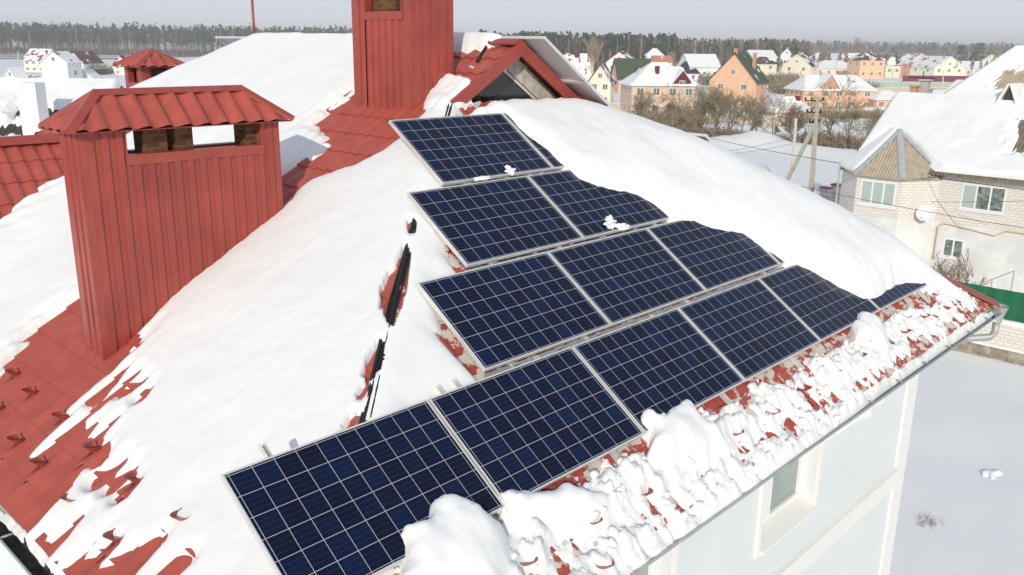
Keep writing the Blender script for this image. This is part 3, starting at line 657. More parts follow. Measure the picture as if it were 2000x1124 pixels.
clods(520, 'snow_crumbs', 'crumbled clods of snow along the front eaves')
# small lumps lying loose on the panels
def lump(P, n, size, seed, label, flat=.6):
    r = np.random.default_rng(seed); bm = bmesh.new(); bmesh.ops.create_icosphere(bm, subdivisions=4, radius=1)
    offs = r.random((5, 3))*2-1
    for v in bm.verts:
        c = np.array(v.co); d = 1+.30*math.sin(3.1*c[0]+offs[0,0]*5)*math.cos(2.7*c[1]+offs[0,1]*5)+.22*math.sin(6*c[1]+offs[1,0]*9+2*c[2])+.12*math.sin(11*c[0]+7*c[2]+offs[2,0]*9)+.06*math.sin(21*c[1]+17*c[0])
        v.co = Vector(c*d*np.array(size)); v.co.z = max(v.co.z*flat, -.35*size[2])
    for f in bm.faces: f.smooth = True
    me = bpy.data.meshes.new('snow_lump'); bm.to_mesh(me); bm.free(); me.materials.append(SNOW); o = bpy.data.objects.new('snow_lump', me); COL.objects.link(o)
    o.rotation_euler = Vector(n).to_track_quat('Z', 'Y').to_euler(); o.location = Vector(P)+Vector(n)*size[2]*.3; return tag(o, label, 'snow lump', 'loose snow lumps on the solar panels')
nF3 = (0, -math.sin(TH), math.cos(TH))
lump(onF(1190, 438), nF3, (.09, .065, .07), 1, 'larger snow lump on the lower edge of the right panel, second row from the top')
lump(onF(1212, 446), nF3, (.075, .06, .06), 2, 'round snow lump beside the larger one, over the gap below the second highest row')
lump(onF(1226, 443), nF3, (.022, .02, .02), 5, 'smallest snow crumb beside the double lump')
lump(onF(995, 336), nF3, (.055, .05, .055), 3, 'small pointed snow lump on the lower frame of the topmost left panel')
lump(onF(942, 350), nF3, (.10, .03, .03), 4, 'flat elongated snow lump in the gap below the topmost left panel')

# ------------------------------------------------------------------ cables along the hip
cb = empty('cable_bundle', (2.0, .85, .4), 'bundle of black corrugated conduits running down the snowy hip beside the panels', 'cables')
hd = np.array([4.9-XL, (4.9-XL)*.8306, 0]); hs = np.cross(hd/np.linalg.norm(hd), (0, 0, 1.))
rr = random.Random(3)
for i in range(5):
    pts = []; off = (i-2)*.0165
    for t in np.linspace(.20, .985, 46):
        x = XL+(4.9-XL)*t; y = YE+(x-XL)*.8306; z = .569*x-.742
        s_ = off+.004*math.sin(t*23+i*1.9)+.014*math.sin(t*9)
        pts.append(np.array([x, y, z+.052-abs(s_)*.35+.006*math.sin(t*31+i*2.3)])+hs*s_)
    MB().tube(pts, [.0095+.0008*(j % 2) for j in range(len(pts))], 7).build('conduit', BLACK, cb, True)
m = MB(); m.tube([onL(932, 120, .04), onL(945, 100, .05), onL(953, 88, .06), onL(957, 82, .10)], .022, 7); m.build('conduit', BLACK, cb, True)
#--BACKGROUND--
# ------------------------------------------------------------------ ground: one sheet to the horizon
ang = np.concatenate([np.linspace(-math.pi, -.75, 24)[:-1], np.linspace(-.75, .75, 320), np.linspace(.75, math.pi, 24)[1:]])
rad = np.concatenate([[.5], np.geomspace(4, 260, 190), np.geomspace(270, 2600, 50)])
A_, R2 = np.meshgrid(ang+_yaw, rad); gX = CAM[0]+R2*np.sin(A_); gY = CAM[1]+R2*np.cos(A_)
hz = .22*fbm(gX, gY, .035, 4, 21)+.07*fbm(gX, gY, .22, 3, 22)*(R2 < 140)+.025*fbm(gX, gY, .9, 3, 24)*(R2 < 70)
def bankline(p0, p1, h, w):
    p0, p1 = np.array(p0[:2]), np.array(p1[:2]); e = p1-p0; t = np.clip(((gX-p0[0])*e[0]+(gY-p0[1])*e[1])/(e@e), 0, 1)
    d = np.hypot(gX-p0[0]-t*e[0], gY-p0[1]-t*e[1]); return h*np.exp(-(d/w)**2)*(.75+.5*fbm(gX, gY, .16, 4, 23))
hz += bankline(G(1375, 285), G(1480, 283), 1.5, 3.5)+bankline(G(1480, 285), G(1680, 308), 1.0, 3.5)+bankline(G(1380, 335), G(1440, 330), .9, 3)
hz = np.where((np.hypot(gX-6, gY-6) < 11), np.minimum(hz, .1), hz)
gp = np.stack([gX, gY, GZ+hz], -1); gr = gridmesh('ground', gp[:, ::-1], None, GSNOW); tag(gr, kind='structure')

# ------------------------------------------------------------------ generic builders for the village
RH = np.array([_r[0], _r[1]]); RH = RH/np.linalg.norm(RH); YAW0 = math.atan2(RH[1], RH[0])
_mc = {}
def snowroof(col, cover, sc=.35):
    k = (col, cover, sc)
    if k not in _mc:
        t = .5+(.5-cover)*.42
        _mc[k] = mat('snowy_roof', col, .7, col2=(.87, .865, .845), n2scale=sc, thr=t, noise=.12, nscale=3)
    return _mc[k]
def wallmat(col):
    if col not in _mc: _mc[col] = mat('plaster', col, .9, spec=.1, noise=.07, nscale=.8)
    return _mc[col]
CURT = mat('curtained_glass', (.16, .18, .18), .12, spec=.6, noise=.5, nscale=3)
def win_part(par, o, ax, n, w, h, name='window', gl=None):
    """framed window centred at o on a wall with horizontal axis ax and outward normal n"""
    m = MB(); az = (0, 0, 1); o = np.array(o, float)
    m.obox(o, ax, n, az, (-w/2, -.02, -h/2), (w/2, .03, h/2), 0)
    k = 2 if w > .9 else 1; iw = (w-.08*(k+1))/k
    for i in range(k): m.obox(o, ax, n, az, (-w/2+.08+i*(iw+.08), .0305, -h/2+.08), (-w/2+.08+i*(iw+.08)+iw, .036, h/2-.08), 1)
    return m.build(name, [FRAMEW, gl or CURT], par)
def vhouse(label, pl, pr, by, ey, ry, roof='gable', wall=(.6, .5, .4), rc=(.25, .05, .05), snow=.8, rot=0, ratio=.85, depthpx=None, wins=(3, 2), chim=(), name='village_house', ov=.45, dormer=None, sc=.35, cat='house', band=None):
    P = G((pl+pr)/2, by) if depthpx is None else AT((pl+pr)/2, by, depthpx); D = (P-CAM)@_f; s = D/FPX; P[2] = GZ-.2
    ra = math.radians(rot); tot = (pr-pl)*s; W_ = tot/(math.cos(ra)+ratio*abs(math.sin(ra))); Dp = W_*ratio
    he = (by-ey)*s; hr = (by-ry)*s*1.0
    h = empty(name, P, label, cat, 'houses of the village' if cat == 'house' else None)
    yaw = YAW0+ra; ax = np.array([math.cos(yaw), math.sin(yaw), 0]); ay = np.array([-math.sin(yaw), math.cos(yaw), 0]); az = np.array([0, 0, 1.]); o = P+ay*Dp*.5
    q = lambda x, y, z: o+ax*x+ay*y+az*z
    w2, d2 = W_/2, Dp/2; m = MB()
    m.obox(o, ax, ay, az, (-w2, -d2, 0), (w2, d2, he)); 
    if roof == 'front': m.prism([q(-w2, -d2, he), q(w2, -d2, he), q(0, -d2, hr-.15)], ay*Dp)
    if roof == 'gable': m.prism([q(-w2, -d2, he), q(-w2, d2, he), q(-w2, 0, hr-.15)], ax*W_)
    wall = tuple(min(.86, c*1.28+.05) for c in wall); m.build('wall', wallmat(wall), h)
    rm = snowroof(rc, snow, sc); m = MB(); t = .22; X_, Y_ = w2+ov, d2+ov; sl = ov*(hr-he)/(w2 if roof == 'front' else d2); e = he-sl
    if roof == 'front':
        for sg in (-1, 1): m.prism([q(sg*X_, -Y_, e), q(0, -Y_, hr), q(0, Y_, hr), q(sg*X_, Y_, e)], (0, 0, t))
    elif roof == 'gable':
        for sg in (-1, 1): m.prism([q(-X_, sg*Y_, e), q(-X_, 0, hr), q(X_, 0, hr), q(X_, sg*Y_, e)], (0, 0, t))
    else:
        rl = max(W_-Dp, W_*.25)/2 if roof == 'hip' else W_*.36
        c = [q(-X_, -Y_, e), q(X_, -Y_, e), q(X_, Y_, e), q(-X_, Y_, e), q(-rl, 0, hr), q(rl, 0, hr)]; c2 = [v+az*.18 for v in c[:4]]
        m.add(c[:4]+c2+[v for v in c[4:]], [(0, 1, 5, 4), (1, 2, 6, 5), (2, 3, 7, 6), (3, 0, 4, 7), (4, 5, 9, 8), (5, 6, 9), (6, 7, 8, 9), (7, 4, 8), (3, 2, 1, 0)])
    rf = m.build('roof', rm, h)
    if dormer:                                   # small gabled dormer on the front slope: (offset, width, colour)
        dx, dw, dc = dormer; z0 = he+.1; zt = he+dw*.75; m = MB(); m.prism([q(dx-dw/2, -d2-.15, z0-.6), q(dx+dw/2, -d2-.15, z0-.6), q(dx+dw/2, -d2-.15, z0+.2), q(dx, -d2-.15, zt), q(dx-dw/2, -d2-.15, z0+.2)], ay*d2*.9)
        dm = m.build('dormer', wallmat(dc), h); m = MB()
        for sg in (-1, 1): m.prism([q(dx, -d2-.4, zt+.06), q(dx+sg*(dw/2+.3), -d2-.4, z0-.0), q(dx+sg*(dw/2+.3), 0, z0-.0), q(dx, 0, zt+.06)], (0, 0, .16))
        m.build('dormer_roof', rm, dm); win_part(dm, q(dx, -d2-.16, z0), ax, -ay, min(1.1, dw*.35), 1.1)
    for cx, cy, chh, cc in chim:
        m = MB(); m.obox(q(cx*W_, cy*Dp, he), ax, ay, az, (-.35, -.35, -.3), (.35, .35, chh)); m.obox(q(cx*W_, cy*Dp, he), ax, ay, az, (-.42, -.42, chh), (.42, .42, chh+.12)); m.build('chimney', wallmat(cc), h)
    nx, nf = wins
    for fl in range(nf):
        z = (fl+.55)*he/max(nf, 1) if nf else 0
        if z > he-.5: z = he-.9
        for i in range(nx): win_part(h, q(-w2+W_*(i+.5)/nx, -d2, z), ax, -ay, min(1.3, W_/nx*.5), min(1.35, he/nf*.45))
        if rot:
            sg = 1 if rot < 0 else -1
            for i in range(max(1, nx-1)): win_part(h, q(sg*w2, -d2+Dp*(i+.5)/max(1, nx-1), z), ay*sg, ax*sg, min(1.2, Dp/nx*.5), min(1.3, he/nf*.45))
    if roof == 'front' and hr-he > 2.2: win_part(h, q(0, -d2, he+(hr-he)*.32), ax, -ay, 1.0, 1.1)
    if band: m = MB(); m.obox(o, ax, ay, az, (-w2-.03, -d2-.03, 0), (w2+.03, d2+.03, he*.16)); m.build('plinth', wallmat(band), h)
    return h
MAR = (.16, .025, .04); BRN = (.10, .045, .04); GRN = (.065, .09, .045); ORA = (.56, .33, .20); CRM = (.62, .55, .42); WHT = (.70, .68, .64); DRK = (.025, .028, .04); PNK = (.56, .36, .27); RED = (.30, .03, .05)
V = [
 # left side of the picture
 ('pale two storey house with a red roof half under snow near the wood', 36, 100, 141, 117, 97, 'gable', (.62, .58, .48), RED, .62, -20, dict(wins=(3, 2), chim=[(-.2, -.1, 3.2, MAR)])),
 ('white house turning its plain gable with one small attic window', 79, 141, 166, 122, 103, 'front', (.74, .70, .60), MAR, .75, -8, dict(wins=(0, 1), ratio=.8)),
 ('grey house with a bare dark maroon roof behind the white gable', 116, 180, 140, 122, 102, 'front', (.58, .60, .62), BRN, .22, -28, dict(wins=(2, 2))),
 ('small cream house with a maroon roof left of the little red chimney', 211, 266, 146, 127, 110, 'front', (.62, .58, .50), MAR, .45, -25, dict(wins=(2, 2))),
 ('small bluish gabled shed right of the white gable house', 147, 184, 164, 151, 137, 'front', (.52, .56, .60), (.4, .4, .4), .85, -6, dict(wins=(0, 0), name='garden_shed', cat='shed')),
 ('small white gabled outbuilding at the left edge of the picture', 4, 40, 166, 150, 133, 'front', (.62, .63, .64), (.5, .5, .5), .9, -24, dict(wins=(1, 1), name='garden_shed', cat='shed')),
 ('low brown roofed shelter left of the white gable house', 47, 76, 166, 157, 146, 'hip', (.30, .24, .16), (.16, .11, .06), .25, 0, dict(wins=(0, 0), name='garden_shed', cat='shed')),
 # right side, nearest row
 ('broad beige brick house under a low white hip roof with a dark red dormer', 1226, 1364, 229, 164, 124, 'hip', (.50, .36, .26), MAR, .86, 6, dict(wins=(4, 2), chim=[(-.08, -.25, 3.0, MAR)], dormer=(3.2, 3.2, MAR), ratio=.75)),
 ('orange house with a steep green roof and two orange chimneys', 1368, 1486, 206, 158, 106, 'front', ORA, GRN, .18, -32, dict(wins=(2, 2), chim=[(.0, -.42, 6.9, ORA), (.28, .1, 6.0, ORA)], ratio=.8)),
 ('long orange house with a white roof and an arched dormer behind the power pole', 1556, 1716, 213, 174, 148, 'hip2', ORA, GRN, .86, 10, dict(wins=(5, 2), ratio=.5, dormer=(-2.5, 4.2, ORA), band=(.45, .25, .15))),
 ('small orange pavilion with a white hip roof beside the long orange house', 1704, 1776, 215, 192, 177, 'hip', ORA, GRN, .9, 8, dict(wins=(3, 1), ratio=.8)),
 ('low pink walled outbuilding under a white hip roof behind the power pole', 1508, 1590, 240, 214, 189, 'hip', PNK, MAR, .88, 8, dict(wins=(0, 1), ratio=.7, chim=[(.2, -.1, 2.2, MAR)])),
 # second row
 ('yellow cream house with a steep dark gable beside the bare birch', 1144, 1196, 207, 158, 127, 'front', CRM, BRN, .4, -18, dict(wins=(2, 2))),
 ('house with a maroon roof striped by sliding snow behind the solar panel edge', 1100, 1152, 190, 148, 108, 'gable', CRM, MAR, .52, 15, dict(wins=(2, 2))),
 ('pale house with a steep maroon roof edged in snow near the birch', 1174, 1240, 172, 122, 102, 'front', WHT, MAR, .42, -24, dict(wins=(2, 2))),
 ('house with a big bare green roof and a small orange dormer', 1202, 1277, 182, 152, 117, 'gable', ORA, GRN, .10, 8, dict(wins=(3, 1), dormer=(1.0, 4.0, ORA))),
 ('small white hip roofed house standing highest above the green roof', 1262, 1293, 150, 108, 96, 'hip', WHT, (.4, .3, .3), .95, 0, dict(wins=(2, 2))),
 ('salmon roofed house behind the dark red dormer', 1274, 1314, 162, 126, 111, 'gable', ORA, (.50, .20, .13), .22, 10, dict(wins=(2, 2))),
 ('wide house under a clean white roof left of the orange chimneys', 1338, 1412, 160, 130, 108, 'gable', WHT, (.4, .4, .4), .95, 14, dict(wins=(3, 1))),
 ('low white building with a dark blue domed roof', 1322, 1364, 160, 141, 121, 'hip', WHT, DRK, .12, 0, dict(wins=(2, 1))),
 ('cream house with a brown hip roof right of the orange chimneys', 1468, 1514, 158, 124, 112, 'hip', CRM, BRN, .3, 0, dict(wins=(2, 2))),
 ('yellow house with a balcony gable and black roof streaked with snow', 1516, 1590, 158, 128, 105, 'front', CRM, DRK, .5, -35, dict(wins=(2, 2))),
 ('white roofed house half hidden behind the brown hip roof', 1462, 1520, 146, 113, 100, 'gable', WHT, (.4, .3, .3), .95, 12, dict(wins=(2, 1))),
 ('small house with a red and white roof below the far wood', 1520, 1546, 140, 108, 95, 'front', WHT, RED, .5, -20, dict(wins=(1, 1))),
 ('long low beige building under a wide white hip roof', 1588, 1682, 150, 133, 119, 'hip', (.60, .50, .40), (.4, .3, .3), .96, 6, dict(wins=(5, 1), ratio=.6)),
 ('round topped white roof near the far trees', 1585, 1617, 136, 114, 104, 'hip', WHT, (.4, .4, .4), .96, 0, dict(wins=(2, 1))),
 ('peach house with a dark brown hip roof edged by snow', 1670, 1732, 154, 117, 103, 'hip', (.64, .40, .22), BRN, .42, 12, dict(wins=(3, 2), ratio=.8)),
 ('small salmon house left of the dark brown hip roof', 1654, 1690, 148, 120, 106, 'gable', (.60, .30, .20), MAR, .75, 8, dict(wins=(2, 2))),
 ('small cream house with a dark snowy roof between two larger ones', 1728, 1757, 152, 126, 112, 'hip', CRM, DRK, .5, 0, dict(wins=(2, 1))),
 ('orange gabled house with a grey snowy roof', 1768, 1826, 152, 124, 107, 'front', (.58, .28, .18), (.35, .30, .24), .6, 30, dict(wins=(2, 2))),
 ('large cream white house with a curved maroon roof behind the maroon fence', 1806, 1896, 158, 132, 112, 'front', (.72, .64, .48), MAR, .72, 18, dict(wins=(3, 2), dormer=(3.0, 2.6, WHT))),
 ('pale grey gabled house right of the large cream white one', 1906, 1958, 150, 124, 108, 'front', (.56, .54, .50), (.4, .4, .4), .9, -22, dict(wins=(2, 1))),
 ('low hall with a flat white roof beside the pale grey gable', 1876, 1924, 150, 133, 121, 'gable', (.62, .55, .48), (.4, .4, .4), .95, 8, dict(wins=(2, 1))),
 ('beige gabled shed with one dark window in front of the maroon fence', 1868, 1914, 194, 176, 158, 'front', (.60, .52, .42), BRN, .8, 24, dict(wins=(0, 0), name='garden_shed', cat='shed')),
 ('low dark green building with a flat white roof beyond the neighbour roof', 1816, 1880, 204, 188, 178, 'gable', (.04, .10, .06), (.4, .4, .4), .97, 10, dict(wins=(0, 0), name='garden_shed', cat='shed')),
 ('house with a maroon roof beyond the solar panel edge, close to the pine wood', 1118, 1160, 150, 118, 106, 'gable', CRM, MAR, .3, 5, dict(wins=(2, 1))),
 ('small dark maroon roof between the white hip roof and the wood', 1292, 1322, 140, 118, 108, 'gable', CRM, MAR, .1, 0, dict(wins=(2, 1))),
 ('brown house with snowy roof patches left of the dark blue dome', 1296, 1340, 182, 150, 132, 'gable', PNK, MAR, .6, 15, dict(wins=(2, 1))),
 ('white gable between the roof with black streaks and the long low building', 1620, 1662, 142, 118, 106, 'front', WHT, (.4, .4, .4), .95, 20, dict(wins=(1, 1))),
]
for lb, pl, pr, by, ey, ry, rf, wc, rc, sn, rot, kw in V: vhouse(lb, pl, pr, by, ey, ry, rf, wc, rc, sn, rot, **kw)

# village fences
def fence(p0, p1, h, mt, label, name='fence', seg=3.0, th=.06, cap=True):
    p0, p1 = np.array(p0, float), np.array(p1, float); p0[2] = p1[2] = GZ; d = p1-p0; L_ = np.linalg.norm(d); d /= L_; nn = np.array([-d[1], d[0], 0])
    f = empty(name, (p0+p1)/2, label, 'fence'); m = MB(); m.obox(p0, d, nn, (0, 0, 1), (0, -th/2, .1), (L_, th/2, h)); m.build('panel', mt, f)
    if cap: m = MB(); m.obox(p0, d, nn, (0, 0, 1), (0, -th/2-.05, h+.002), (L_, th/2+.05, h+.09)); m.build('snow_cap', SNOW, f)
    n = max(2, int(L_/seg/3))
    for i in range(n+1):
        m = MB(); m.obox(p0+d*L_*i/n, d, nn, (0, 0, 1), (-.06, -th/2-.08, 0), (.06, -th/2-.005, h+.1)); m.build('post', mt, f)
    return f
MARF = mat('maroon_sheet', (.20, .02, .05), .6); PGRN = mat('pale_green_wall', (.42, .50, .38), .9); BEIG = mat('beige_wall', (.58, .50, .40), .9, noise=.05)
fence(G(1762, 160), G(1925, 162), 2.6, MARF, 'long maroon sheet fence in front of the large cream white house')
fence(G(1712, 172), G(1852, 172), 1.9, PGRN, 'pale green wall running below the maroon fence')
fence(G(1690, 190), G(1880, 188), 2.4, BEIG, 'long beige wall behind the small orange pavilion', th=.2)
fence(G(1676, 224), G(1768, 222), 1.2, wallmat(WHT), 'low white wall in front of the small orange pavilion', th=.2)
fence(G(1376, 240), G(1540, 248), 1.6, wallmat((.60, .52, .44)), 'pale wall behind the bare trees', th=.2)
fence(G(150, 150), G(214, 146), 2.2, mat('dark_fence', (.06, .07, .09), .8), 'dark fence behind the small bluish shed')
fence(G(1166, 222), G(1228, 222), 1.8, BEIG, 'beige yard wall left of the broad brick house', th=.2)

# ------------------------------------------------------------------ bare trees
def grow(seed, H, spread, dens=1.0, levels=4, slim=False):
    r = np.random.default_rng(seed); trunk, twig = [], []
    def br(p, d, L_, rad, lev):
        n = 4 if lev < 2 else 3; pts = [p]; cur = p
        for i in range(n):
            d = d+r.normal(0, .10+.05*lev, 3)+np.array([0, 0, .07 if not slim else .12]); d = d/np.linalg.norm(d); cur = cur+d*L_/n; pts.append(cur)
        rr = [rad*(1-.62*i/n) for i in range(n+1)]; (trunk if lev < 2 else twig).append((pts, rr))
        if lev >= levels: return
        k = int((5 if lev == 0 else 4 if lev < 3 else 3)*dens+r.random())
        for i in range(k):
            t = (.25+.72*r.random()) if lev == 0 else (.2+.8*r.random()); j = min(int(t*n), n-1); f = t*n-j; q = pts[j]+(pts[j+1]-pts[j])*f
            a = r.random()*2*math.pi; perp = np.cross(d, (math.cos(a), math.sin(a), .3)); perp /= np.linalg.norm(perp)+1e-9
            sp = spread*(.75+.5*r.random()); nd_ = d*(1-sp*.55)+perp*sp; nd_ /= np.linalg.norm(nd_)
            br(q, nd_, L_*(.50+.22*r.random())*(1.0 if lev else .85), rr[j]*.58, lev+1)
    stems = 1 if slim else 1+int(r.random()*2.4)
    for s in range(stems):
        d0 = np.array([r.normal(0, .22 if stems > 1 else .06), r.normal(0, .22 if stems > 1 else .06), 1.]); br(np.zeros(3), d0/np.linalg.norm(d0), H*.62, H*.016, 0)
    return trunk, twig
def flat_twigs(segs, wmin):
    V_, F_ = [], []
    for pts, rr in segs:
        for k in range(len(pts)-1):
            a, b = pts[k], pts[k+1]; d = b-a; s1 = np.cross(d, (.3, .8, .5)); s1 /= np.linalg.norm(s1)+1e-9; s2 = np.cross(d, s1); s2 /= np.linalg.norm(s2)+1e-9
            ra, rb = max(rr[k], wmin), max(rr[k+1], wmin*.7); i = len(V_)
            for p, q in ((a, ra), (b, rb)):
                for t in (0, 2.094, 4.189): V_.append(p+q*(math.cos(t)*s1+math.sin(t)*s2))
            F_ += [(i, i+1, i+4, i+3), (i+1, i+2, i+5, i+4), (i+2, i, i+3, i+5)]
    return np.array(V_), np.array(F_)
MIST = mat('mistletoe_green', (.15, .15, .03), .9)
def mist_mesh(seed, R_):
    r = np.random.default_rng(seed); V_, F_ = [], []
    for i in range(260):
        d = r.normal(0, 1, 3); d /= np.linalg.norm(d); c = d*R_*r.random()**.4; t = np.cross(d, r.normal(0, 1, 3)); t /= np.linalg.norm(t); b = np.cross(t, d); l = R_*.28
        k = len(V_); V_ += [c-t*l*.3, c+d*l-t*l*.12, c+d*l+t*l*.3, c+b*l*.4]; F_.append((k, k+1, k+2, k+3))
    return np.array(V_), np.array(F_)
def bare_tree(seed, H, spread, slim=False, mist=0, dens=1.0, levels=4, wmin=.022, bark=None, twigm=None, name='bare_tree'):
    t = empty(name, (0, 0, 0)); tr, tw = grow(seed, H, spread, dens, levels, slim)
    Vt, Ft = flat_twigs(tr, .04); o = fastmesh('trunk', Vt, Ft, bark or BARK, t); o.matrix_parent_inverse = Matrix.Identity(4)
    Vc, Fc = flat_twigs(tw, wmin); o = fastmesh('crown', Vc, Fc, twigm or TWIG, t); o.matrix_parent_inverse = Matrix.Identity(4)
    r = np.random.default_rng(seed+5)
    for i in range(mist):
        pts, rr = tw[int(r.random()*len(tw))]; V_, F_ = mist_mesh(seed+i, .42+.2*r.random()); o = fastmesh('mistletoe', V_+pts[1], F_, MIST, t); o.matrix_parent_inverse = Matrix.Identity(4)
    return t
# (photo x, base y, height in photo px, variant, label)
TV = [dict(seed=11, H=9, spread=.62, mist=3, dens=1.15), dict(seed=23, H=9, spread=.55, mist=0, dens=1.25), dict(seed=37, H=9, spread=.75, mist=2, dens=1.1), dict(seed=41, H=9, spread=.5, mist=0, dens=1.2)]
TREES = [(1246, 262, 88, 1, 'bare tree in front of the left end of the broad brick house'), (1284, 266, 105, 0, 'bare tree with mistletoe balls before the broad brick house'), (1322, 268, 100, 2, 'wide bare tree with mistletoe left of the green roofed orange house'),
 (1348, 272, 112, 0, 'bare tree hung with mistletoe at the corner of the broad brick house'), (1372, 270, 108, 1, 'dense bare tree covering the orange gable wall'), (1398, 272, 104, 3, 'upright bare tree in the middle of the orange gable wall'),
 (1422, 274, 98, 1, 'bare tree between the orange gable and the slim leaning trunk'), (1508, 280, 104, 2, 'bare tree with spreading boughs left of the low pink outbuilding'), (1548, 282, 84, 3, 'bare tree in front of the low pink outbuilding, by the lamp post'),
 (1622, 290, 150, 2, 'large bare tree spreading right of the power pole'), (1655, 292, 118, 0, 'bare tree with arching boughs before the long orange house'), (1694, 292, 86, 1, 'bare tree nearest the snowy neighbour roof'), (1464, 276, 92, 3, 'bare tree between the two slim trunks')]
protos = {}
for px, by, hp, v, lb in TREES:
    P = G(px, by); D = (P-CAM)@_f; sc = hp*D/FPX/9.0
    if v not in protos: protos[v] = t = bare_tree(**TV[v])
    else: t = copy_tree(protos[v])
    P[2] = GZ-.1; t.location = tuple(P); t.scale = (sc, sc, sc); t.rotation_euler = (0, 0, px*.7); tag(t, lb, 'tree', 'bare trees between the snow field and the village')
SL = [(1441, 275, 112, 'slim straight pale trunk in front of the green roofed house'), (1482, 277, 128, 'slim pale trunk leaning right beside the green roof')]
slim = bare_tree(77, 9, .25, slim=True, dens=.35, levels=2, bark=mat('pale_bark', (.36, .31, .22), .9), name='young_tree')
for i, (px, by, hp, lb) in enumerate(SL):
    t = slim if i == 0 else copy_tree(slim); P = G(px, by); sc = hp*((P-CAM)@_f)/FPX/9; t.location = tuple(P); t.scale = (sc,)*3; t.rotation_euler = (0, .07 if i else 0, i*2.2); tag(t, lb, 'tree', 'slim young trees')
BIRB = mat('birch_bark', (.50, .42, .32), .9, noise=.3); BIRT = mat('birch_twig', (.42, .32, .20), .9)
birch = bare_tree(91, 12, .26, slim=True, dens=1.5, levels=3, wmin=.03, bark=BIRB, twigm=BIRT, name='birch_tree')
BI = [(1157, 168, 88, 'pale bare birch rising before the pine wood near the maroon roofs'), (1700, 150, 58, 'thin birch behind the peach house'), (1820, 150, 52, 'thin pale birch behind the large cream white house'), (1610, 145, 50, 'thin birch behind the long low building'),
      (1668, 140, 62, 'tall thin birch between the far wood and the salmon house'), (1770, 146, 52, 'birch behind the orange gabled house'), (1940, 146, 60, 'birch among the pines at the right'), (1312, 150, 46, 'birch at the edge of the pine wood by the salmon roof')]
for i, (px, by, hp, lb) in enumerate(BI):
    t = birch if i == 0 else copy_tree(birch); P = G(px, by); sc = hp*((P-CAM)@_f)/FPX/11; t.location = tuple(P); t.scale = (sc,)*3; t.rotation_euler = (0, 0, i*1.7); tag(t, lb, 'tree', 'birches in and behind the village')

# shrubs
def shrub_mesh(seed, n=150, h=1.0, wd=.9, wmin=.018):
    r = np.random.default_rng(seed); segs = []
    for i in range(n):
        p = np.array([r.normal(0, wd*.3), r.normal(0, wd*.3), 0]); d = np.array([r.normal(0, .35), r.normal(0, .35), 1.]); d /= np.linalg.norm(d); L_ = h*(.45+.6*r.random()); pts = [p]
        for k in range(3): d = d+r.normal(0, .22, 3); d /= np.linalg.norm(d); pts.append(pts[-1]+d*L_/3)
        segs.append((pts, [.018, .014, .01, .006]))
        for k in range(3):
            q = pts[1+k % 2]; e = d+r.normal(0, .6, 3); e /= np.linalg.norm(e); segs.append(([q, q+e*L_*.3, q+e*L_*.42+r.normal(0, .05, 3)], [.01, .008, .005]))
    return flat_twigs(segs, wmin)
SHM = mat('shrub_twig', (.33, .26, .17), .9, noise=.3, nscale=2)
def shrub(V_, F_, P, s, lb, g, m=None, name='bare_shrub', cat='shrub', sz=1.0):
    o = fastmesh(name, V_, F_, m or SHM); o.location = tuple(P); o.scale = (s, s, s*sz); o.rotation_euler = (0, 0, P[0]*3.1); return tag(o, lb, cat, g)
sv, sf = shrub_mesh(5, 110, 1.0, 1.5, .016); first_sh = None
SH = [(1392, 274, 26, 'below the orange gable wall'), (1412, 276, 30, 'right of the orange gable wall'), (1436, 278, 28, 'at the foot of the slim straight trunk'), (1458, 279, 24, 'between the two slim trunks'), (1492, 281, 22, 'right of the slim leaning trunk'), (1336, 272, 30, 'below the corner of the broad brick house'),
      (1362, 272, 26, 'left of the snow bank crest'), (1300, 270, 22, 'near the pink brick fence'), (1268, 268, 26, 'by the roof edge left of the brick fence'), (1530, 284, 24, 'left of the lamp post'), (1570, 288, 30, 'behind the power pole brace'), (1592, 290, 36, 'directly behind the power pole'), (1620, 292, 38, 'under the large spreading tree'), (1646, 293, 34, 'right of the large spreading tree'), (1672, 294, 28, 'left of the neighbour roof corner'), (1704, 294, 24, 'closest to the neighbour roof corner'), (1228, 266, 28, 'next to the rightmost rake of the gable')]
for px, by, hp, lb in SH:
    P = G(px, by); s = hp*((P-CAM)@_f)/FPX; P[2] = GZ-.05
    if first_sh is None: first_sh = shrub(sv, sf, P, s, '', None)
    o = first_sh if px == 1392 else first_sh.copy()
    if o is not first_sh: COL.objects.link(o)
    o.location = tuple(P); o.scale = (s, s, s); o.rotation_euler = (0, 0, px*1.3); tag(o, 'brown leafless shrub '+lb, 'shrub', 'shrubs under the bare trees')
# a dense scrub belt beyond the trees reads as one mass
r = np.random.default_rng(3); VV, FF, b = [], [], 0; sv2, sf2 = shrub_mesh(8, 42, 1.0, 1.6, .030)
for px0, px1, by0, by1, n, hh in ((1500, 1700, 178, 186, 60, 3.0), (1380, 1560, 160, 168, 40, 3.5), (1240, 1360, 238, 250, 30, 2.2), (180, 215, 141, 146, 14, 3), (1600, 1740, 226, 232, 30, 1.2)):
    for i in range(n):
        P = G(px0+(px1-px0)*r.random(), by0+(by1-by0)*r.random()); s = hh*(.6+.7*r.random()); VV.append(sv2*s+P); FF.append(sf2+b); b += len(sv2)
o = fastmesh('scrub_belt', np.concatenate(VV), np.concatenate(FF), SHM); tag(o, 'belt of low brown scrub between the village houses', 'scrub', kind='stuff')

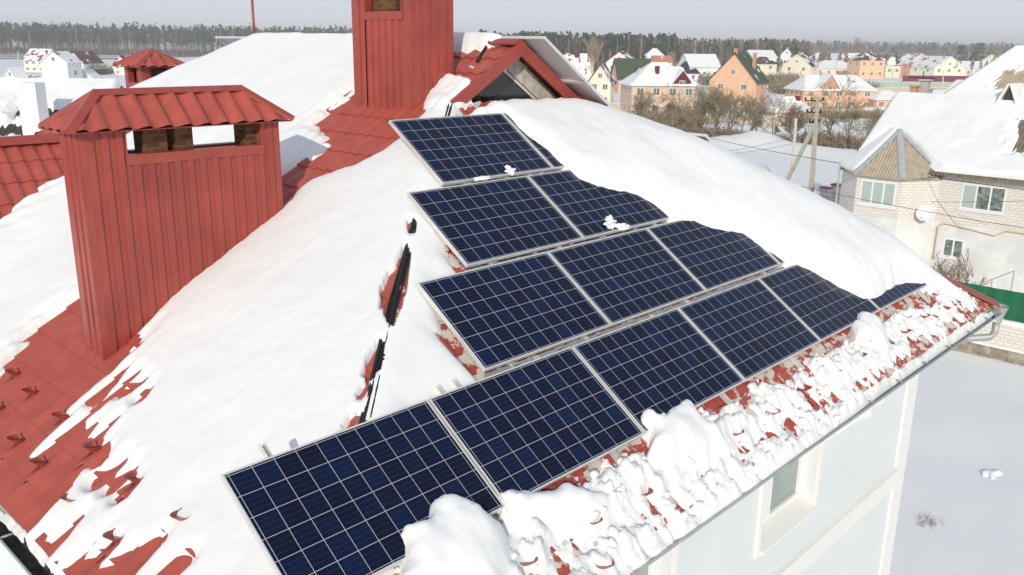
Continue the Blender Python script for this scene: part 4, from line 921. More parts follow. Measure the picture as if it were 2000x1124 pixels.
# ------------------------------------------------------------------ woods on the horizon (each reads as one mass)
PINE = mat('pine_needles', (.040, .058, .034), .9, noise=.45, nscale=.15); TRK = mat('pine_trunk', (.24, .155, .10), .9, noise=.35, nscale=.2); DEC = mat('bare_wood_twigs', (.155, .115, .085), .95, noise=.35, nscale=.08); DECP = mat('pale_birch_trunks', (.48, .42, .36), .9)
def wood(name, label, n, pxr, depr, hr, pine=.7, seed=1, dens=26, cl=1.5):
    r = np.random.default_rng(seed); Vs, Fs, Ms = [], [], []
    def q(P, a, b, mi):
        k = len(Vs); Vs.extend((P-a-b, P+a-b, P+a+b, P-a+b)); Fs.append((k, k+1, k+2, k+3)); Ms.append(mi)
    for i in range(n):
        px = pxr[0]+(pxr[1]-pxr[0])*r.random(); dep = depr[0]+(depr[1]-depr[0])*r.random(); P = CAM+ray(px, 300)*dep; P[2] = GZ
        H = hr[0]+(hr[1]-hr[0])*r.random(); isp = r.random() < pine; lean = np.array([r.normal(0, .015), r.normal(0, .015), 1])*H
        w = .16+.14*r.random(); rt = np.array([RH[0], RH[1], 0])
        pale = (not isp) and r.random() < .4
        for aa in (0, 1.57): a = np.array([rt[0]*math.cos(aa)-rt[1]*math.sin(aa), rt[0]*math.sin(aa)+rt[1]*math.cos(aa), 0])*w; q(P+lean*.46, a, lean*.46, 3 if pale else 1)
        if isp:
            c0 = .45+.2*r.random(); k = int(dens*(.8+.5*r.random()))
            for j in range(k):
                t = r.random(); z = H*(c0+(1-c0)*t); rad_ = H*.13*(1.05-t)**.7*(.5+.6*r.random()); an = r.random()*6.28
                c = P+lean*(z/H)+np.array([math.cos(an), math.sin(an), 0])*rad_; s = cl*(.5+.8*r.random())*(1.1-.55*t)
                a = r.normal(0, 1, 3); a /= np.linalg.norm(a); bq = np.cross(a, r.normal(0, 1, 3)); bq /= np.linalg.norm(bq); q(c, a*s*.7, bq*s*.42, 0)
        else:
            for j in range(int(dens*1.0)):
                t = r.random(); z = H*(.3+.62*t); an = r.random()*6.28; out = np.array([math.cos(an), math.sin(an), 1.7+1.2*r.random()]); out /= np.linalg.norm(out); l = H*.13*(1.25-t)
                c = P+lean*(z/H); side = np.cross(out, r.normal(0, 1, 3)); side /= np.linalg.norm(side); q(c+out*l, side*(.10+.07*r.random()), out*l, 2)
    me = fastmesh(name, np.array(Vs), np.array(Fs), [PINE, TRK, DEC, DECP]); me.data.polygons.foreach_set('material_index', np.array(Ms, dtype=np.int32)); me.data.update(); return tag(me, label, 'wood', kind='stuff')
wood('pine_wood', 'dense pine and birch wood along the left horizon', 1500, (-90, 720), (690, 900), (19, 26), .66, 1, 22, 1.9)
wood('pine_wood', 'dark pine wood in the middle behind the maroon roofs', 560, (930, 1310), (420, 540), (15, 19.5), .72, 2, 34, 1.5)
wood('mixed_wood', 'brownish mixed wood behind the orange chimneys', 600, (1290, 1560), (520, 680), (14, 19), .28, 3, 24, 1.6)
wood('far_wood', 'bluish far wood along the right horizon', 1500, (1400, 2120), (950, 1300), (17, 23), .22, 4, 14, 2.4)
wood('scattered_wood', 'thin brown wood edge behind the right part of the village', 420, (1480, 2050), (430, 640), (6, 12), .08, 6, 26, 1.3)
# single pines at the right
def pine_tree(px, by, hp, seed, lb):
    r = np.random.default_rng(seed); P = G(px, by); H = hp*((P-CAM)@_f)/FPX; t = empty('pine_tree', P, lb, 'tree', 'pines at the right end of the village')
    m = MB(); m.tube([P, P+np.array([.1, 0, H*.5]), P+np.array([0, .1, H*.95])], [.3, .2, .08], 6)
    for k in range(7): z = H*(.5+.06*k); a = r.random()*6.28; m.tube([P+np.array([0, 0, z]), P+np.array([math.cos(a)*2.2, math.sin(a)*2.2, z+.6])], [.09, .03], 4)
    m.build('trunk', TRK, t); V_, F_ = [], []
    for k in range(14):
        zc = H*(.42+.56*r.random()); a = r.random()*6.28; ro = H*.20*(1.1-zc/H)+1.0; c = P+np.array([math.cos(a)*ro, math.sin(a)*ro, zc])
        for j in range(44):
            d = r.normal(0, 1, 3)*np.array([1.0, 1.0, .45]); a1 = r.normal(0, 1, 3); a1 /= np.linalg.norm(a1); b1 = np.cross(a1, r.normal(0, 1, 3)); b1 /= np.linalg.norm(b1); i = len(V_); cc = c+d*.8
            V_ += [cc-a1*.5-b1*.2, cc+a1*.5-b1*.2, cc+a1*.4+b1*.25, cc-a1*.4+b1*.25]; F_.append((i, i+1, i+2, i+3))
    fastmesh('crown', np.array(V_), np.array(F_), mat('pine_crown', (.12, .115, .035), .9, noise=.4, nscale=.5), t)
for i, (px, by, hp, lb) in enumerate([(1874, 138, 46, 'leftmost of the three olive pines at the right'), (1906, 138, 52, 'tallest middle pine at the right'), (1934, 138, 42, 'rightmost of the three olive pines'), (1988, 136, 40, 'pine above the snowy mansard roof at the right edge')]): pine_tree(px, by, hp, 60+i, lb)
# the undergrowth that closes the woods at the ground
r = np.random.default_rng(12); VV, FF, b = [], [], 0
for px0, px1, d0, d1, n, hh in ((-90, 720, 700, 830, 420, 5), (930, 1310, 425, 520, 160, 4.5), (1290, 1560, 530, 640, 160, 5), (1450, 2100, 760, 960, 420, 8)):
    for i in range(n):
        P = CAM+ray(px0+(px1-px0)*r.random(), 300)*(d0+(d1-d0)*r.random()); P[2] = GZ; k = 26
        c = P+r.normal(0, 1, (k, 3))*np.array([4, 4, 0])+np.array([0, 0, 1])*(r.random((k, 1))*hh*.6); dr = r.normal(0, .3, (k, 3))+np.array([0, 0, 1.]); sd = np.cross(dr, r.normal(0, 1, (k, 3))); sd /= np.linalg.norm(sd, axis=1)[:, None]
        l = hh*.35*(.5+r.random((k, 1))); w_ = .35
        VV.append(np.stack([c-sd*w_, c+sd*w_, c+sd*w_*.3+dr*l, c-sd*w_*.3+dr*l], 1).reshape(-1, 3)); FF.append(np.arange(k*4).reshape(k, 4)+b); b += k*4
o = fastmesh('undergrowth', np.concatenate(VV), np.concatenate(FF), DEC); tag(o, 'brown undergrowth at the foot of the woods', 'undergrowth', kind='stuff')
# brown field strip before the left wood
m = MB(); a, b2, c, d = G(-150, 116), G(260, 116), G(420, 109), G(-150, 107); m.add([v+np.array([0, 0, .45]) for v in (a, b2, c, d)], [(0, 1, 2, 3)])
tag(m.build('field', mat('stubble_field', (.42, .36, .29), .95, noise=.2, nscale=.05, col2=(.80, .79, .78), n2scale=.02, thr=.54)), kind='structure')

# ------------------------------------------------------------------ slopes under snow, for the two neighbours
def slope_snow(name, c, thick, label, holes=(), seed=1, step=.12, edge=.25, kind='stuff', rip=0.0, overlap=.12):
    """snow layer over the planar quad c = (eave0, eave1, ridge1, ridge0); holes = polygons in photo pixels on that plane"""
    c = [np.array(v, float) for v in c]; ue = np.linalg.norm(c[1]-c[0]); ve = np.linalg.norm(c[3]-c[0]); nn = np.cross(c[1]-c[0], c[3]-c[0]); nn /= np.linalg.norm(nn); nn *= np.sign(nn[2])
    nu, nv = int(ue/step)+2, int(ve/step)+2; U, Vv = np.meshgrid(np.linspace(0, 1, nu), np.linspace(0, 1, nv))
    P = (c[0]*(1-U)[..., None]+c[1]*U[..., None])*(1-Vv)[..., None]+(c[3]*(1-U)[..., None]+c[2]*U[..., None])*Vv[..., None]
    d = np.minimum(np.minimum(U*ue, (1-U)*ue), np.minimum(Vv*ve, (1-Vv)*ve+.6))
    x, y = U*ue, Vv*ve; n_ = fbm(x, y, .5, 4, seed); n2_ = fbm(x, y, 2.2, 3, seed+1)
    t = thick*np.where(d > 0, np.sqrt(np.clip(d/edge, 0, 1)), 0)*(1+.45*n_)-.02*(d < .01)
    cc = c[0]@nn
    for poly, rag in holes:
        hp = np.array([hit(a, b_, nn, cc) for a, b_ in poly]); q = hp-c[0]; e1 = (c[1]-c[0])/ue; e2 = np.cross(nn, e1); hd_ = sdist((P-c[0])@e1, (P-c[0])@e2, np.stack([q@e1, q@e2], 1))
        hd_ = hd_+rag*fbm(x*4, y*.7, 1.6, 3, seed+5); t = np.where(hd_ > -.35, np.minimum(t, -hd_*.5), t)
    P = P+nn*t[..., None]; k = (t[:-1, :-1] > -.05) | (t[1:, 1:] > -.05)
    o = gridmesh(name, P, k, SNOW); 
    return tag(o, label, 'snow', kind=kind)
ASB = mat('asbestos_sheet', (.44, .37, .28), .9, spec=.1, noise=.16, nscale=2.5, bump=.1, bscale=30); ASBD = mat('dark_asbestos', (.20, .16, .11), .95, noise=.25, nscale=3); GREYM = mat('grey_metal_strip', (.40, .43, .45), .55, noise=.08, nscale=3)
PLAS = mat('grey_plaster', (.73, .73, .70), .95, spec=.1, noise=.10, nscale=.9, bump=.2, bscale=30, col2=(.69, .685, .65), n2scale=.6, thr=.55); STONE = mat('stone_plinth', (.33, .29, .22), .95, noise=.45, nscale=3.5, bump=.4, bscale=9)
def corr(name, A, B, C_, D_, mt, par, per=.17, amp=.028, ns=2):
    """corrugated sheet: waves across A->B, running up to D_->C_"""
    A, B, C_, D_ = (np.array(v, float) for v in (A, B, C_, D_)); L_ = np.linalg.norm(B-A); na = int(L_/per*6); nn = np.cross(B-A, D_-A+(C_-B)); nn /= np.linalg.norm(nn); nn *= np.sign(nn[2]); e = (B-A)/L_; V_ = []
    for s_ in np.linspace(0, 1, ns):
        P, Q = A+(D_-A)*s_, B+(C_-B)*s_
        for i in range(na+1): p = P+(Q-P)*i/na; V_.append(p+nn*amp*math.cos(2*math.pi*((p-A)@e)/per))
    ix = np.arange(ns*(na+1)).reshape(ns, na+1); return fastmesh(name, np.array(V_), np.stack([ix[:-1, :-1], ix[:-1, 1:], ix[1:, 1:], ix[1:, :-1]], -1).reshape(-1, 4), mt, par, True)

# ------------------------------------------------------------------ white brick house on the right
XW, XB = 47.7, 46.3; ZS = -6.45
nb = empty('brick_house', (52, 6, GZ), 'white brick house with a snowy roof and a bay on the right', 'house')
def poly_wall(pts, z0, z1, mt, name):
    m = MB(); m.prism([(x, y, z0) for x, y in pts], (0, 0, z1-z0)); return m.build(name, mt, nb)
main_ = [(XW, -6), (60, -6), (60, 15.3), (XW, 15.3)]; bay = [(XW+.02, 10.75), (XB, 12.27), (XB, 14.75), (XW+.02, 16.2), (XW+.6, 16.2), (XW+.6, 10.75)]
grow_ = lambda p, e: [(x-e, y+(e*.4 if y > 13.5 else -e*.4)) for x, y in p]
poly_wall(main_, ZS, -3.95, WBRICK, 'brick_wall'); poly_wall([(x-.03, y) for x, y in main_], GZ-.5, ZS-.002, PLAS, 'plaster_wall')
poly_wall(bay, ZS, -4.12, WBRICK, 'bay_brick_wall'); poly_wall(grow_(bay, .03), GZ-.5, ZS-.002, PLAS, 'bay_plaster_wall')
def curtain_window(par, o, ax, n, w, h, leaves, lace=()):
    m = MB(); o = np.array(o, float); f = .09; m.obox(o, ax, n, (0, 0, 1), (-w/2, -.03, -h/2), (w/2, .02, -h/2+f)); m.obox(o, ax, n, (0, 0, 1), (-w/2, -.03, h/2-f), (w/2, .02, h/2)); k = leaves
    for i in range(k+1): x = -w/2+(w-f)*i/k; m.obox(o, ax, n, (0, 0, 1), (x, -.03, -h/2+f), (x+f, .02, h/2-f))
    fr = m.build('window', FRAMEW, par); m = MB(); m.obox(o, ax, n, (0, 0, 1), (-w/2-.12, -.02, -h/2-.10), (w/2+.12, .09, -h/2-.005)); m.build('sill', TRIMW, fr)
    for i in range(k):
        x0 = -w/2+f+(w-f)*i/k; x1 = x0+(w-f)/k-f; m = MB(); m.obox(o, ax, n, (0, 0, 1), (x0-.02, .002, -h/2+f-.02), (x1+.02, .006, h/2-f+.02)); m.build('pane', LACE if i in lace else PALEG, fr)
PALEG = mat('pale_blind_glass', (.42, .50, .46), .15, spec=.5, noise=.06, nscale=2)
LACE = mat('lace_curtain_glass', (.17, .20, .18), .1, spec=.6, noise=.7, nscale=5)
nX = (-1, 0, 0); aY = (0, -1, 0)
curtain_window(nb, (XB, 13.52, -5.13), aY, nX, 1.95, 1.36, 3); curtain_window(nb, (XW, 8.55, -4.93), aY, nX, 2.15, 1.36, 3, (1, 2)); curtain_window(nb, (XW-.03, 9.62, -7.82), aY, nX, 1.05, 1.05, 2, (0, 1)); curtain_window(nb, (XW, 2.5, -4.93), aY, nX, 2.15, 1.36, 3)
# bay roof of bare asbestos sheets with metal hip strips
e_ = .32; ap = np.array([48.3, 13.5, -1.78]); eb = [(XW+.1, 10.55, -4.05), (XB-e_, 12.15, -4.18), (XB-e_, 14.87, -4.18), (XW+.1, 16.5, -4.05)]
for i in range(3): corr('bay_roof_sheet', eb[i], eb[i+1], ap, ap, ASB, nb, ns=48)
m = MB()
for q in eb: P = np.array(q, float); capstrip(m, P+np.array([0, 0, .05]), ap+np.array([0, 0, .07]), .17, drop=.05)
m.build('hip_strip', GREYM, nb)
m = MB(); m.prism([(x, y, -4.22) for x, y, z in eb]+[(XW+.5, 16.5, -4.22), (XW+.5, 10.55, -4.22)], (0, 0, .05)); m.build('bay_soffit', ASB, nb)
# main roof
SR = .66; xe, ze_ = 47.2, -3.92; xr = 52.9; zr_ = ze_+(xr-xe)*SR
corr('roof_sheet', (xe, -6.5, ze_), (xe, 15.75, ze_), (xr, 15.75, zr_), (xr, -6.5, zr_), ASBD, nb, per=.2, amp=.03)
corr('roof_sheet', (xr+5.7, -6.5, ze_), (xr+5.7, 15.75, ze_), (xr, 15.75, zr_), (xr, -6.5, zr_), ASBD, nb, per=.2, amp=.03)
m = MB(); m.prism([(xe+.3, 15.28, ze_), (xr, 15.28, zr_-.2), (xr+5.3, 15.28, ze_)], (0, .05, 0)); m.build('gable_wall', WBRICK, nb)
slope_snow('roof_snow', ((xe+.22, -6.5, ze_+.18), (xe+.22, 15.7, ze_+.18), (xr, 15.7, zr_+.05), (xr, -6.5, zr_+.05)), .26, 'snow over the lower roof of the white brick house',
    holes=[([(1832, 338), (1745, 262), (1640, 335), (1640, 420), (1832, 400)], .0), ([(1992, 232), (2030, 224), (2030, 300), (1980, 300)], .5)], seed=31)
slope_snow('roof_snow', (ap*.0+np.array([XW+.0, 16.5, -3.98]), np.array([XB-e_+.25, 14.95, -4.10]), ap+np.array([0, .12, .05]), ap+np.array([.3, .5, .05])), .10, 'thin snow on the far facet of the bay roof', seed=33)
# taller rear part with a steep snowy slope and an A-shaped dormer
xm, zm = 53.6, zr_-.15; xt, zt_ = 56.6, 2.75
corr('rear_roof_sheet', (xm, -6, zm), (xm, 13.6, zm), (xt, 10.6, zt_), (xt, -6, zt_), ASB, nb, per=.2, amp=.03)
m = MB(); m.prism([(xm+.25, -6, zm-.3), (xm+.25, 13.4, zm-.3), (xt+3, 13.4, zm-.3), (xt+3, -6, zm-.3)], (0, 0, .25)); m.prism([(xt, -6, zt_-.25), (xt, 10.5, zt_-.25), (xt+3.2, 10.5, zt_-.25), (xt+3.2, -6, zt_-.25)], (0, 0, .22)); m.build('rear_roof_top', TRIMW, nb)
m = MB(); m.add([(xm, 13.6, zm), (xt, 10.6, zt_), (xt+3.2, 10.6, zt_), (xt+6, 13.6, zm)], [(0, 1, 2, 3)]); m.build('rear_roof_end', GREYM, nb)
slope_snow('roof_snow', ((xm, -6, zm+.04), (xm, 13.5, zm+.04), (xt, 10.55, zt_+.04), (xt, -6, zt_+.04)), .16, 'ribbed snow on the steep rear roof of the white brick house',
    holes=[([(1932, 172), (1958, 140), (2040, 128), (2040, 160), (1960, 176)], .55)], seed=35, step=.07)
dl = np.array([51.0, 8.15, -1.45])
def adorm(x, y, z, w, h, back):
    m = MB()
    for sg in (-1, 1): m.prism([(x-.12, y+sg*w/2, z), (x-.12, y, z+h), (x+back, y, z+h), (x+back, y+sg*w/2, z)], (0, sg*.09, .03))
    d = m.build('dormer', TRIMW, nb); m = MB(); m.prism([(x+.1, y-w/2+.1, z), (x+.1, y, z+h-.25), (x+.1, y+w/2-.1, z)], (.02, 0, 0)); m.build('dormer_glass', GLASSD, d)
    m = MB(); m.box((x+.05, y-w*.33, z+h*.36), (x+.095, y+w*.33, z+h*.44)); m.box((x+.05, y-.05, z), (x+.095, y+.05, z+h*.355)); m.build('dormer_bars', FRAMEW, d)
adorm(52.2, 9.3, -.75, 1.35, 1.55, 2.2)
# dish, gas pipe, downpipe
m = MB(); c0 = np.array([XW-.98, 11.02, -5.95]); nd_ = np.array([-.93, -.25, .28]); nd_ /= np.linalg.norm(nd_); a1 = np.cross(nd_, (0, 0, 1.)); a1 /= np.linalg.norm(a1); b1 = np.cross(a1, nd_)
V_ = [c0-nd_*.10]; F_ = []
for k, rr_ in enumerate((.18, .32, .44)):
    for j in range(24): t = 2*math.pi*j/24; V_.append(c0+nd_*(-.10+.10*(rr_/.44)**2)+(a1*math.cos(t)+b1*math.sin(t))*rr_)
F_ += [(0, 1+j, 1+(j+1) % 24) for j in range(24)]+[(1+k*24+j, 1+(k+1)*24+j, 1+(k+1)*24+(j+1) % 24, 1+k*24+(j+1) % 24) for k in (0, 1) for j in range(24)]
m.add(V_, F_); m.tube([c0-nd_*.1, c0+np.array([.62, .2, -.1])], .03, 6); m.tube([c0-b1*.42, c0+nd_*.45-b1*.2], .015, 5); m.tube([c0+nd_*.45-b1*.2, c0+nd_*.36-b1*.17], .04, 6)
tag(m.build('satellite_dish', FRAMEW, None, True), 'white satellite dish on the bay corner of the white brick house', 'satellite dish')
m = MB(); m.tube([(XW-.09, 10.55, -8.6), (XW-.09, 10.55, -6.75), (XW-.09, 10.3, -6.55), (XW-.09, 10.0, -6.55), (XW-.09, 7.7, -6.82), (XW-.09, 7.2, -6.5), (XW-.09, 2, -6.5)], .026, 7); m.build('gas_pipe', YELLOWP, nb, True)
m = MB(); m.tube([(XW-.1, 16.35, -4.2), (XW-.1, 16.35, GZ)], .06, 8); m.build('downpipe', GREYM, nb)
# old concrete stacks with aerials behind the lower roof
for i, (px, top, w_, mt) in enumerate([(1783, 170, .42, ORA), (1803, 158, .5, (.5, .5, .48)), (1812, 176, .34, (.5, .5, .48))]):
    P = AT(px, 196, 56); Pt = AT(px, top, 56); m = MB(); m.box((P[0]-w_/2, P[1]-w_/2, zr_-3.2), (P[0]+w_/2, P[1]+w_/2, Pt[2])); m.box((P[0]-w_*.7, P[1]-w_*.7, Pt[2]), (P[0]+w_*.7, P[1]+w_*.7, Pt[2]+.1)); m.build('chimney', wallmat(mt), nb)
P = AT(1803, 150, 56); m = MB(); m.tube([P+np.array([0, 0, -.6]), P+np.array([0, 0, .35])], .03, 5); d2 = np.array([RH[0], RH[1], 0]); m.tube([P-d2*.95+np.array([0, 0, -.05]), P+d2*.75+np.array([0, 0, -.12])], .03, 5)
for k in range(7): q = P+d2*(-.9+.25*k)+np.array([0, 0, -.07]); m.tube([q-np.array([d2[1], -d2[0], 0])*.2, q+np.array([d2[1], -d2[0], 0])*.2], .014, 4)
m.build('aerial', BLACK, nb)

# ------------------------------------------------------------------ fence of green sheets on a brick base
XF = 36.95; fe = empty('fence', (XF, -2, GZ), 'fence of green metal sheets on a white brick base with stone plinth', 'fence')
m = MB(); n_ = 150; y0_, y1_ = -14., 9.0; pr_ = []
for i in range(n_+1): y = y0_+(y1_-y0_)*i/n_; pr_.append((XF-.03*(i % 4 in (1, 2)), y))
m.add([(x, y, z) for z in (-8.22, -6.98) for x, y in pr_], [(i, i+1, n_+2+i, n_+1+i) for i in range(n_)]); m.build('sheet', GREENF, fe)
m = MB(); m.box((XF-.13, y0_, -9.43), (XF+.13, y1_, -8.42)); m.build('brick_base', WBRICK, fe)
m = MB(); m.box((XF-.28, y0_, GZ-.4), (XF+.28, y1_, -9.44)); m.build('stone_plinth', STONE, fe)
m = MB(); m.box((XF-.2, y0_, -8.417), (XF+.2, y1_, -8.22)); m.build('snow_cap', SNOW, fe); m = MB(); m.box((XF-.29, y0_, -9.437), (XF-.135, y1_, -9.36)); m.build('snow_ledge', SNOW, fe)
for y in np.arange(-12, 9, 2.6):
    m = MB(); m.box((XF+.01, y, -8.2), (XF+.07, y+.06, -6.95)); m.build('post', GREYM, fe)
m = MB()
Pa, Pb = np.array([44.5, 7.6, -9.0]), np.array([44.5, 5.8, -7.8]); 
for q in (0, .5, 1.): p = Pa+(Pb-Pa)*q; m.tube([(p[0], p[1], GZ), p], .03, 5)
m.tube([Pa, Pb], .03, 5); tag(m.build('handrail', GREYM), 'thin grey metal handrail by the white brick house behind the green fence', 'handrail')

# ------------------------------------------------------------------ poles and wires
CONW = mat('whitewashed_pole', (.62, .60, .54), .9, noise=.08)
Pb_ = G(1580, 440); Pt_ = AT(1597, 190, 63.9); up_ = empty('utility_pole', Pb_, 'tall concrete utility pole with a leaning brace and small crossarms', 'utility pole')
def sqpole(p, q, w0, w1):
    m = MB(); p, q = np.array(p, float), np.array(q, float); m.tube([p, q], [w0*.75, w1*.75], 4); return m
sqpole(Pb_, Pt_, .30, .19).build('pole', CONC, up_); q0 = Pb_+(Pt_-Pb_)*.80; bt = AT(1513, 400, 66); bt = CAM+(bt-CAM); sqpole(bt+(bt-q0)*.35, q0, .27, .20).build('brace', CONC, up_)
for k, (f, l) in enumerate(((.97, 1.0), (.88, .8), (.80, .5))):
    c = Pb_+(Pt_-Pb_)*f; m = MB(); a = c-np.array([RH[0], RH[1], 0])*l*.9; b_ = c+np.array([RH[0], RH[1], 0])*l*.4; m.tube([a, b_], .045, 5)
    for t in (0, .35, 1.): p = a+(b_-a)*t; m.tube([p, p+np.array([0, 0, .12]), p+np.array([0, 0, .26])], [.05, .075, .05], 6)
    m.build('crossarm', BLACK, up_)
lp_b, lp_t = G(1543, 372), AT(1555, 232, 80); D_ = (lp_b-CAM)@_f; lp_t = AT(1555, 232, D_); lp = empty('street_lamp', lp_b, 'whitewashed lamp post with a single arm left of the utility pole', 'street lamp'); sqpole(lp_b, lp_t, .24, .16).build('post', CONW, lp)
a = AT(1550, 277, D_); b_ = AT(1527, 254, D_); m = MB(); m.tube([a, a+(b_-a)*.5+np.array([0, 0, .05]), b_], .035, 6); m.build('arm', GREYM, lp); m = MB(); c = b_+(b_-a)*.1; m.tube([b_+(a-b_)*.25, b_, c+(b_-a)*.1, c+(b_-a)*.22], [.06, .13, .13, .03], 8); m.build('lamp_head', CONW, lp)
sp_b = G(1290, 318); D3 = (sp_b-CAM)@_f; sp_t = AT(1293, 243, D3); sp_ = empty('utility_pole', sp_b, 'grey pole with black insulators just beyond the right roof edge', 'utility pole'); sqpole(sp_b, sp_t, .36, .28).build('pole', CONC, sp_)
m = MB(); c = AT(1292, 250, D3); dR = np.array([RH[0], RH[1], 0])
m.tube([c-dR*1.6+np.array([0, 0, -.5]), c-dR*.6+np.array([0, 0, .1]), c+dR*.5, c+dR*1.6+np.array([0, 0, -.35])], .07, 6)
for t in (-1.2, -.6, .5, 1.1): m.tube([c+dR*t+np.array([0, 0, -.1]), c+dR*t+np.array([0, 0, .3])], .07, 6)
m.build('crossarm', BLACK, sp_)
for i, (px, by, ty, lb) in enumerate([(1743, 178, 134, 'pale pole before the maroon fence, left one'), (1842, 176, 138, 'pale pole in front of the large cream white house'), (1928, 168, 132, 'pale pole by the pale grey gabled house'), (1633, 158, 112, 'pale pole near the long low beige building'), (35, 140, 100, 'grey pole left of the pale house with the red roof')]):
    p = G(px, by); q = AT(px, ty, (p-CAM)@_f); tag(sqpole(p, q, .32, .24).build('power_pole', CONW), lb, 'pole', 'poles in the village')
def wire(a, b_, sag, lb, rad=.018):
    a, b_ = np.array(a), np.array(b_); pts = [a+(b_-a)*t-np.array([0, 0, sag*4*t*(1-t)]) for t in np.linspace(0, 1, 22)]; tag(MB().tube(pts, rad, 4).build('power_line', BLACK), lb, 'wire', 'overhead wires')
wire(AT(1296, 246, D3), AT(2040, 376, 38), .5, 'dark wire crossing in front of the utility pole down to the white brick house', .02)
wire(AT(1296, 252, D3), AT(1597, 208, 63.9), .7, 'thin wire from the insulator pole up to the utility pole', .014)
wire(AT(1360, 306, 80), AT(1545, 282, D_), .2, 'thin wire sagging over the snow to the lamp post', .013)
wire(AT(1360, 303, 80), AT(1552, 268, D_), .2, 'upper of two thin wires reaching the lamp post', .013)
wire(AT(1340, 305, 60), AT(2040, 452, 36), .35, 'lowest wire passing across the brick house windows', .012)
wire(AT(1560, 380, 60), AT(2040, 392, 40), .25, 'thin wire passing before the upper windows of the brick house', .010)
# pink brick fence corner and red gable end beyond the right slope
fb = empty('fence', G(1330, 306), 'pink brick fence corner with a grey post beyond the right roof slope', 'fence'); p0, p1 = AT(1294, 300, 94), AT(1356, 304, 94); d = p1-p0; d[2] = 0; L_ = np.linalg.norm(d); d /= L_; nn = np.array([-d[1], d[0], 0]); zt = AT(1325, 276, 94)[2]
m = MB(); m.obox((p0[0], p0[1], 0), d, nn, (0, 0, 1), (0, -.15, GZ-.2), (L_, .15, zt)); m.build('brick_panel', PBRICK, fb)
m = MB(); m.obox((p0[0], p0[1], 0), d, nn, (0, 0, 1), (-.1, -.22, zt+.002), (L_+.1, .22, zt+.12)); m.build('snow_cap', SNOW, fb); m = MB(); m.obox((p0[0], p0[1], 0), d, nn, (0, 0, 1), (L_+.02, -.3, GZ-.2), (L_+.6, .3, zt+.3)); m.build('pillar', PBRICK, fb); m = MB(); m.obox((p0[0], p0[1], 0), d, nn, (0, 0, 1), (L_*.66, -.45, GZ-.2), (L_*.66+.5, -.16, zt-.2)); m.build('post', CONC, fb)
for i, (px, by) in enumerate([(1608, 418), (1630, 414)]):
    p = G(px, by); q = AT(px, 366-i*6, (p-CAM)@_f); m = MB(); m.box((p[0]-.35, p[1]-.35, GZ-.1), (p[0]+.35, p[1]+.35, q[2])); g_ = empty('gate_pillar', p, ['left gate pillar of pale brick beside the bay house corner', 'right gate pillar of pale brick touching the bay house corner'][i], 'pillar', 'pale gate pillars'); m.build('shaft', WBRICK, g_); m = MB(); m.box((p[0]-.42, p[1]-.42, q[2]+.001), (p[0]+.42, p[1]+.42, q[2]+.12)); m.build('red_cap', CLAD2, g_)
# near garden shrubs
sv3, sf3 = shrub_mesh(15, 40, 1.0, .9, .006); REDT = mat('reddish_twig', (.34, .25, .20), .9)
for px, by, hp, lb in [(1560, 430, 66, 'reddish bare bush at the foot of the utility pole'), (1604, 432, 50, 'bare bush between the utility pole and the gate pillars'), (1530, 414, 54, 'bare bush left of the utility pole brace'), (1880, 560, 95, 'bare bush in front of the lower window of the brick house'), (1850, 560, 70, 'thin bare bush left of the lower window of the brick house')]:
    P = G(px, by); D4 = (P-CAM)@_f; s = hp*D4/FPX; P[2] = GZ-.05; shrub(sv3, sf3, P, s, lb, 'bare garden bushes', REDT)
sv4, sf4 = shrub_mesh(19, 26, 1.0, 1.9, .010); P = G(1812, 1030); shrub(sv4, sf4, P, .36, 'tuft of dry weed stems poking through the yard snow', None, mat('dry_stem', (.34, .24, .16), .9), 'weed_tuft', 'dry weeds')
P = G(1938, 930); st_ = lump(P, (0, 0, 1), (.34, .22, .16), 9, 'small snow covered mound lying alone in the yard'); st_.name = 'snow_mound'; st_['category'] = 'snow mound'; del st_['group']

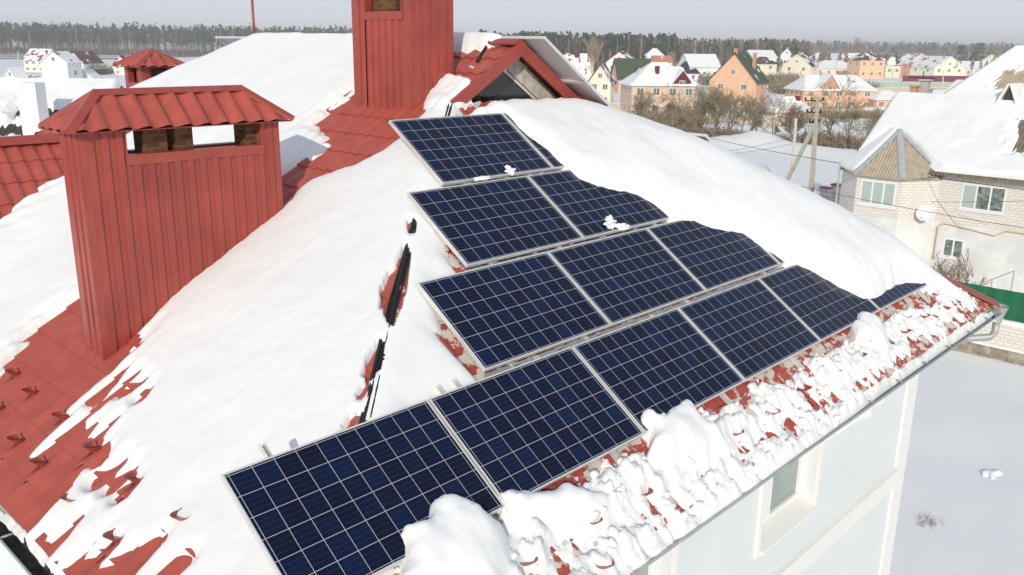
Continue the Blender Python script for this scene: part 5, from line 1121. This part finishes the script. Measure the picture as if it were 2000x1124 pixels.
# ------------------------------------------------------------------ neighbour on the left: low roof under snow with a white chimney
D5 = 40.0
c_r0, c_r1 = AT(-80, 166, D5+4), AT(236, 163, D5+4); e1_ = c_r1-c_r0; e1_[2] = 0; e1_ /= np.linalg.norm(e1_); bk = np.array([-e1_[1], e1_[0], 0]); zr5 = AT(120, 165, D5+4)[2]; c_r0[2] = c_r1[2] = zr5
lw = 7.0; ea0, ea1 = c_r0-bk*lw, c_r1-bk*lw+e1_*1.2; ea0[2] = ea1[2] = zr5-lw*.52
ln = empty('neighbour_house', (c_r0+c_r1)/2*np.array([1, 1, 0])+np.array([0, 0, GZ]), 'low neighbour house with a snow covered roof and a white chimney at the left', 'house')
corr('roof_sheet', ea0, ea1, c_r1, c_r0, mat('black_asbestos', (.07, .06, .05), .95, noise=.3), ln, per=.28, amp=.05)
m = MB(); b0, b1_ = c_r0+bk*lw, c_r1+bk*lw; b0[2] = b1_[2] = zr5-lw*.52; m.add([c_r0, c_r1, b1_, b0], [(0, 1, 2, 3)]); m.build('roof_back', ASBD, ln)
m = MB(); w0 = [ea0+bk*.6, ea1+bk*.6-e1_*.5, b1_-bk*.6-e1_*.5, b0-bk*.6]; m.prism([(v[0], v[1], GZ-.2) for v in w0], (0, 0, zr5-lw*.52+.2-GZ)); m.build('wall', PLAS, ln)
slope_snow('roof_snow', (ea0, ea1, c_r1, c_r0), .34, 'snow on the low neighbour roof with dark corrugated patches', holes=[([(30, 222), (52, 206), (66, 232), (50, 240), (34, 234)], .8), ([(0, 244), (70, 240), (105, 262), (90, 276), (0, 268)], .9), ([(86, 216), (140, 224), (150, 250), (84, 240)], .8)], seed=41, step=.10)
Pc = AT(66, 236, D5); m = MB(); ct = AT(66, 161, D5)[2]; m.obox((Pc[0], Pc[1], 0), e1_, bk, (0, 0, 1), (-.42, -.3, Pc[2]-1.5), (.42, .6, ct)); m.build('chimney', mat('white_plaster', (.84, .83, .81), .9, noise=.02), ln)

# ------------------------------------------------------------------ air
m = MB(); m.box((-2700, -2700, GZ-3), (2700, 2700, 24)); HZ = bpy.data.materials.new('haze_air'); HZ.use_nodes = True; N = HZ.node_tree.nodes; N.remove(N['Principled BSDF'])
pv_ = N.new('ShaderNodeVolumePrincipled'); pv_.inputs['Density'].default_value = .00055; pv_.inputs['Color'].default_value = (.95, .975, 1.0, 1); pv_.inputs['Anisotropy'].default_value = .0
HZ.node_tree.links.new(pv_.outputs[0], N['Material Output'].inputs['Volume']); tag(m.build('haze', HZ), kind='stuff')
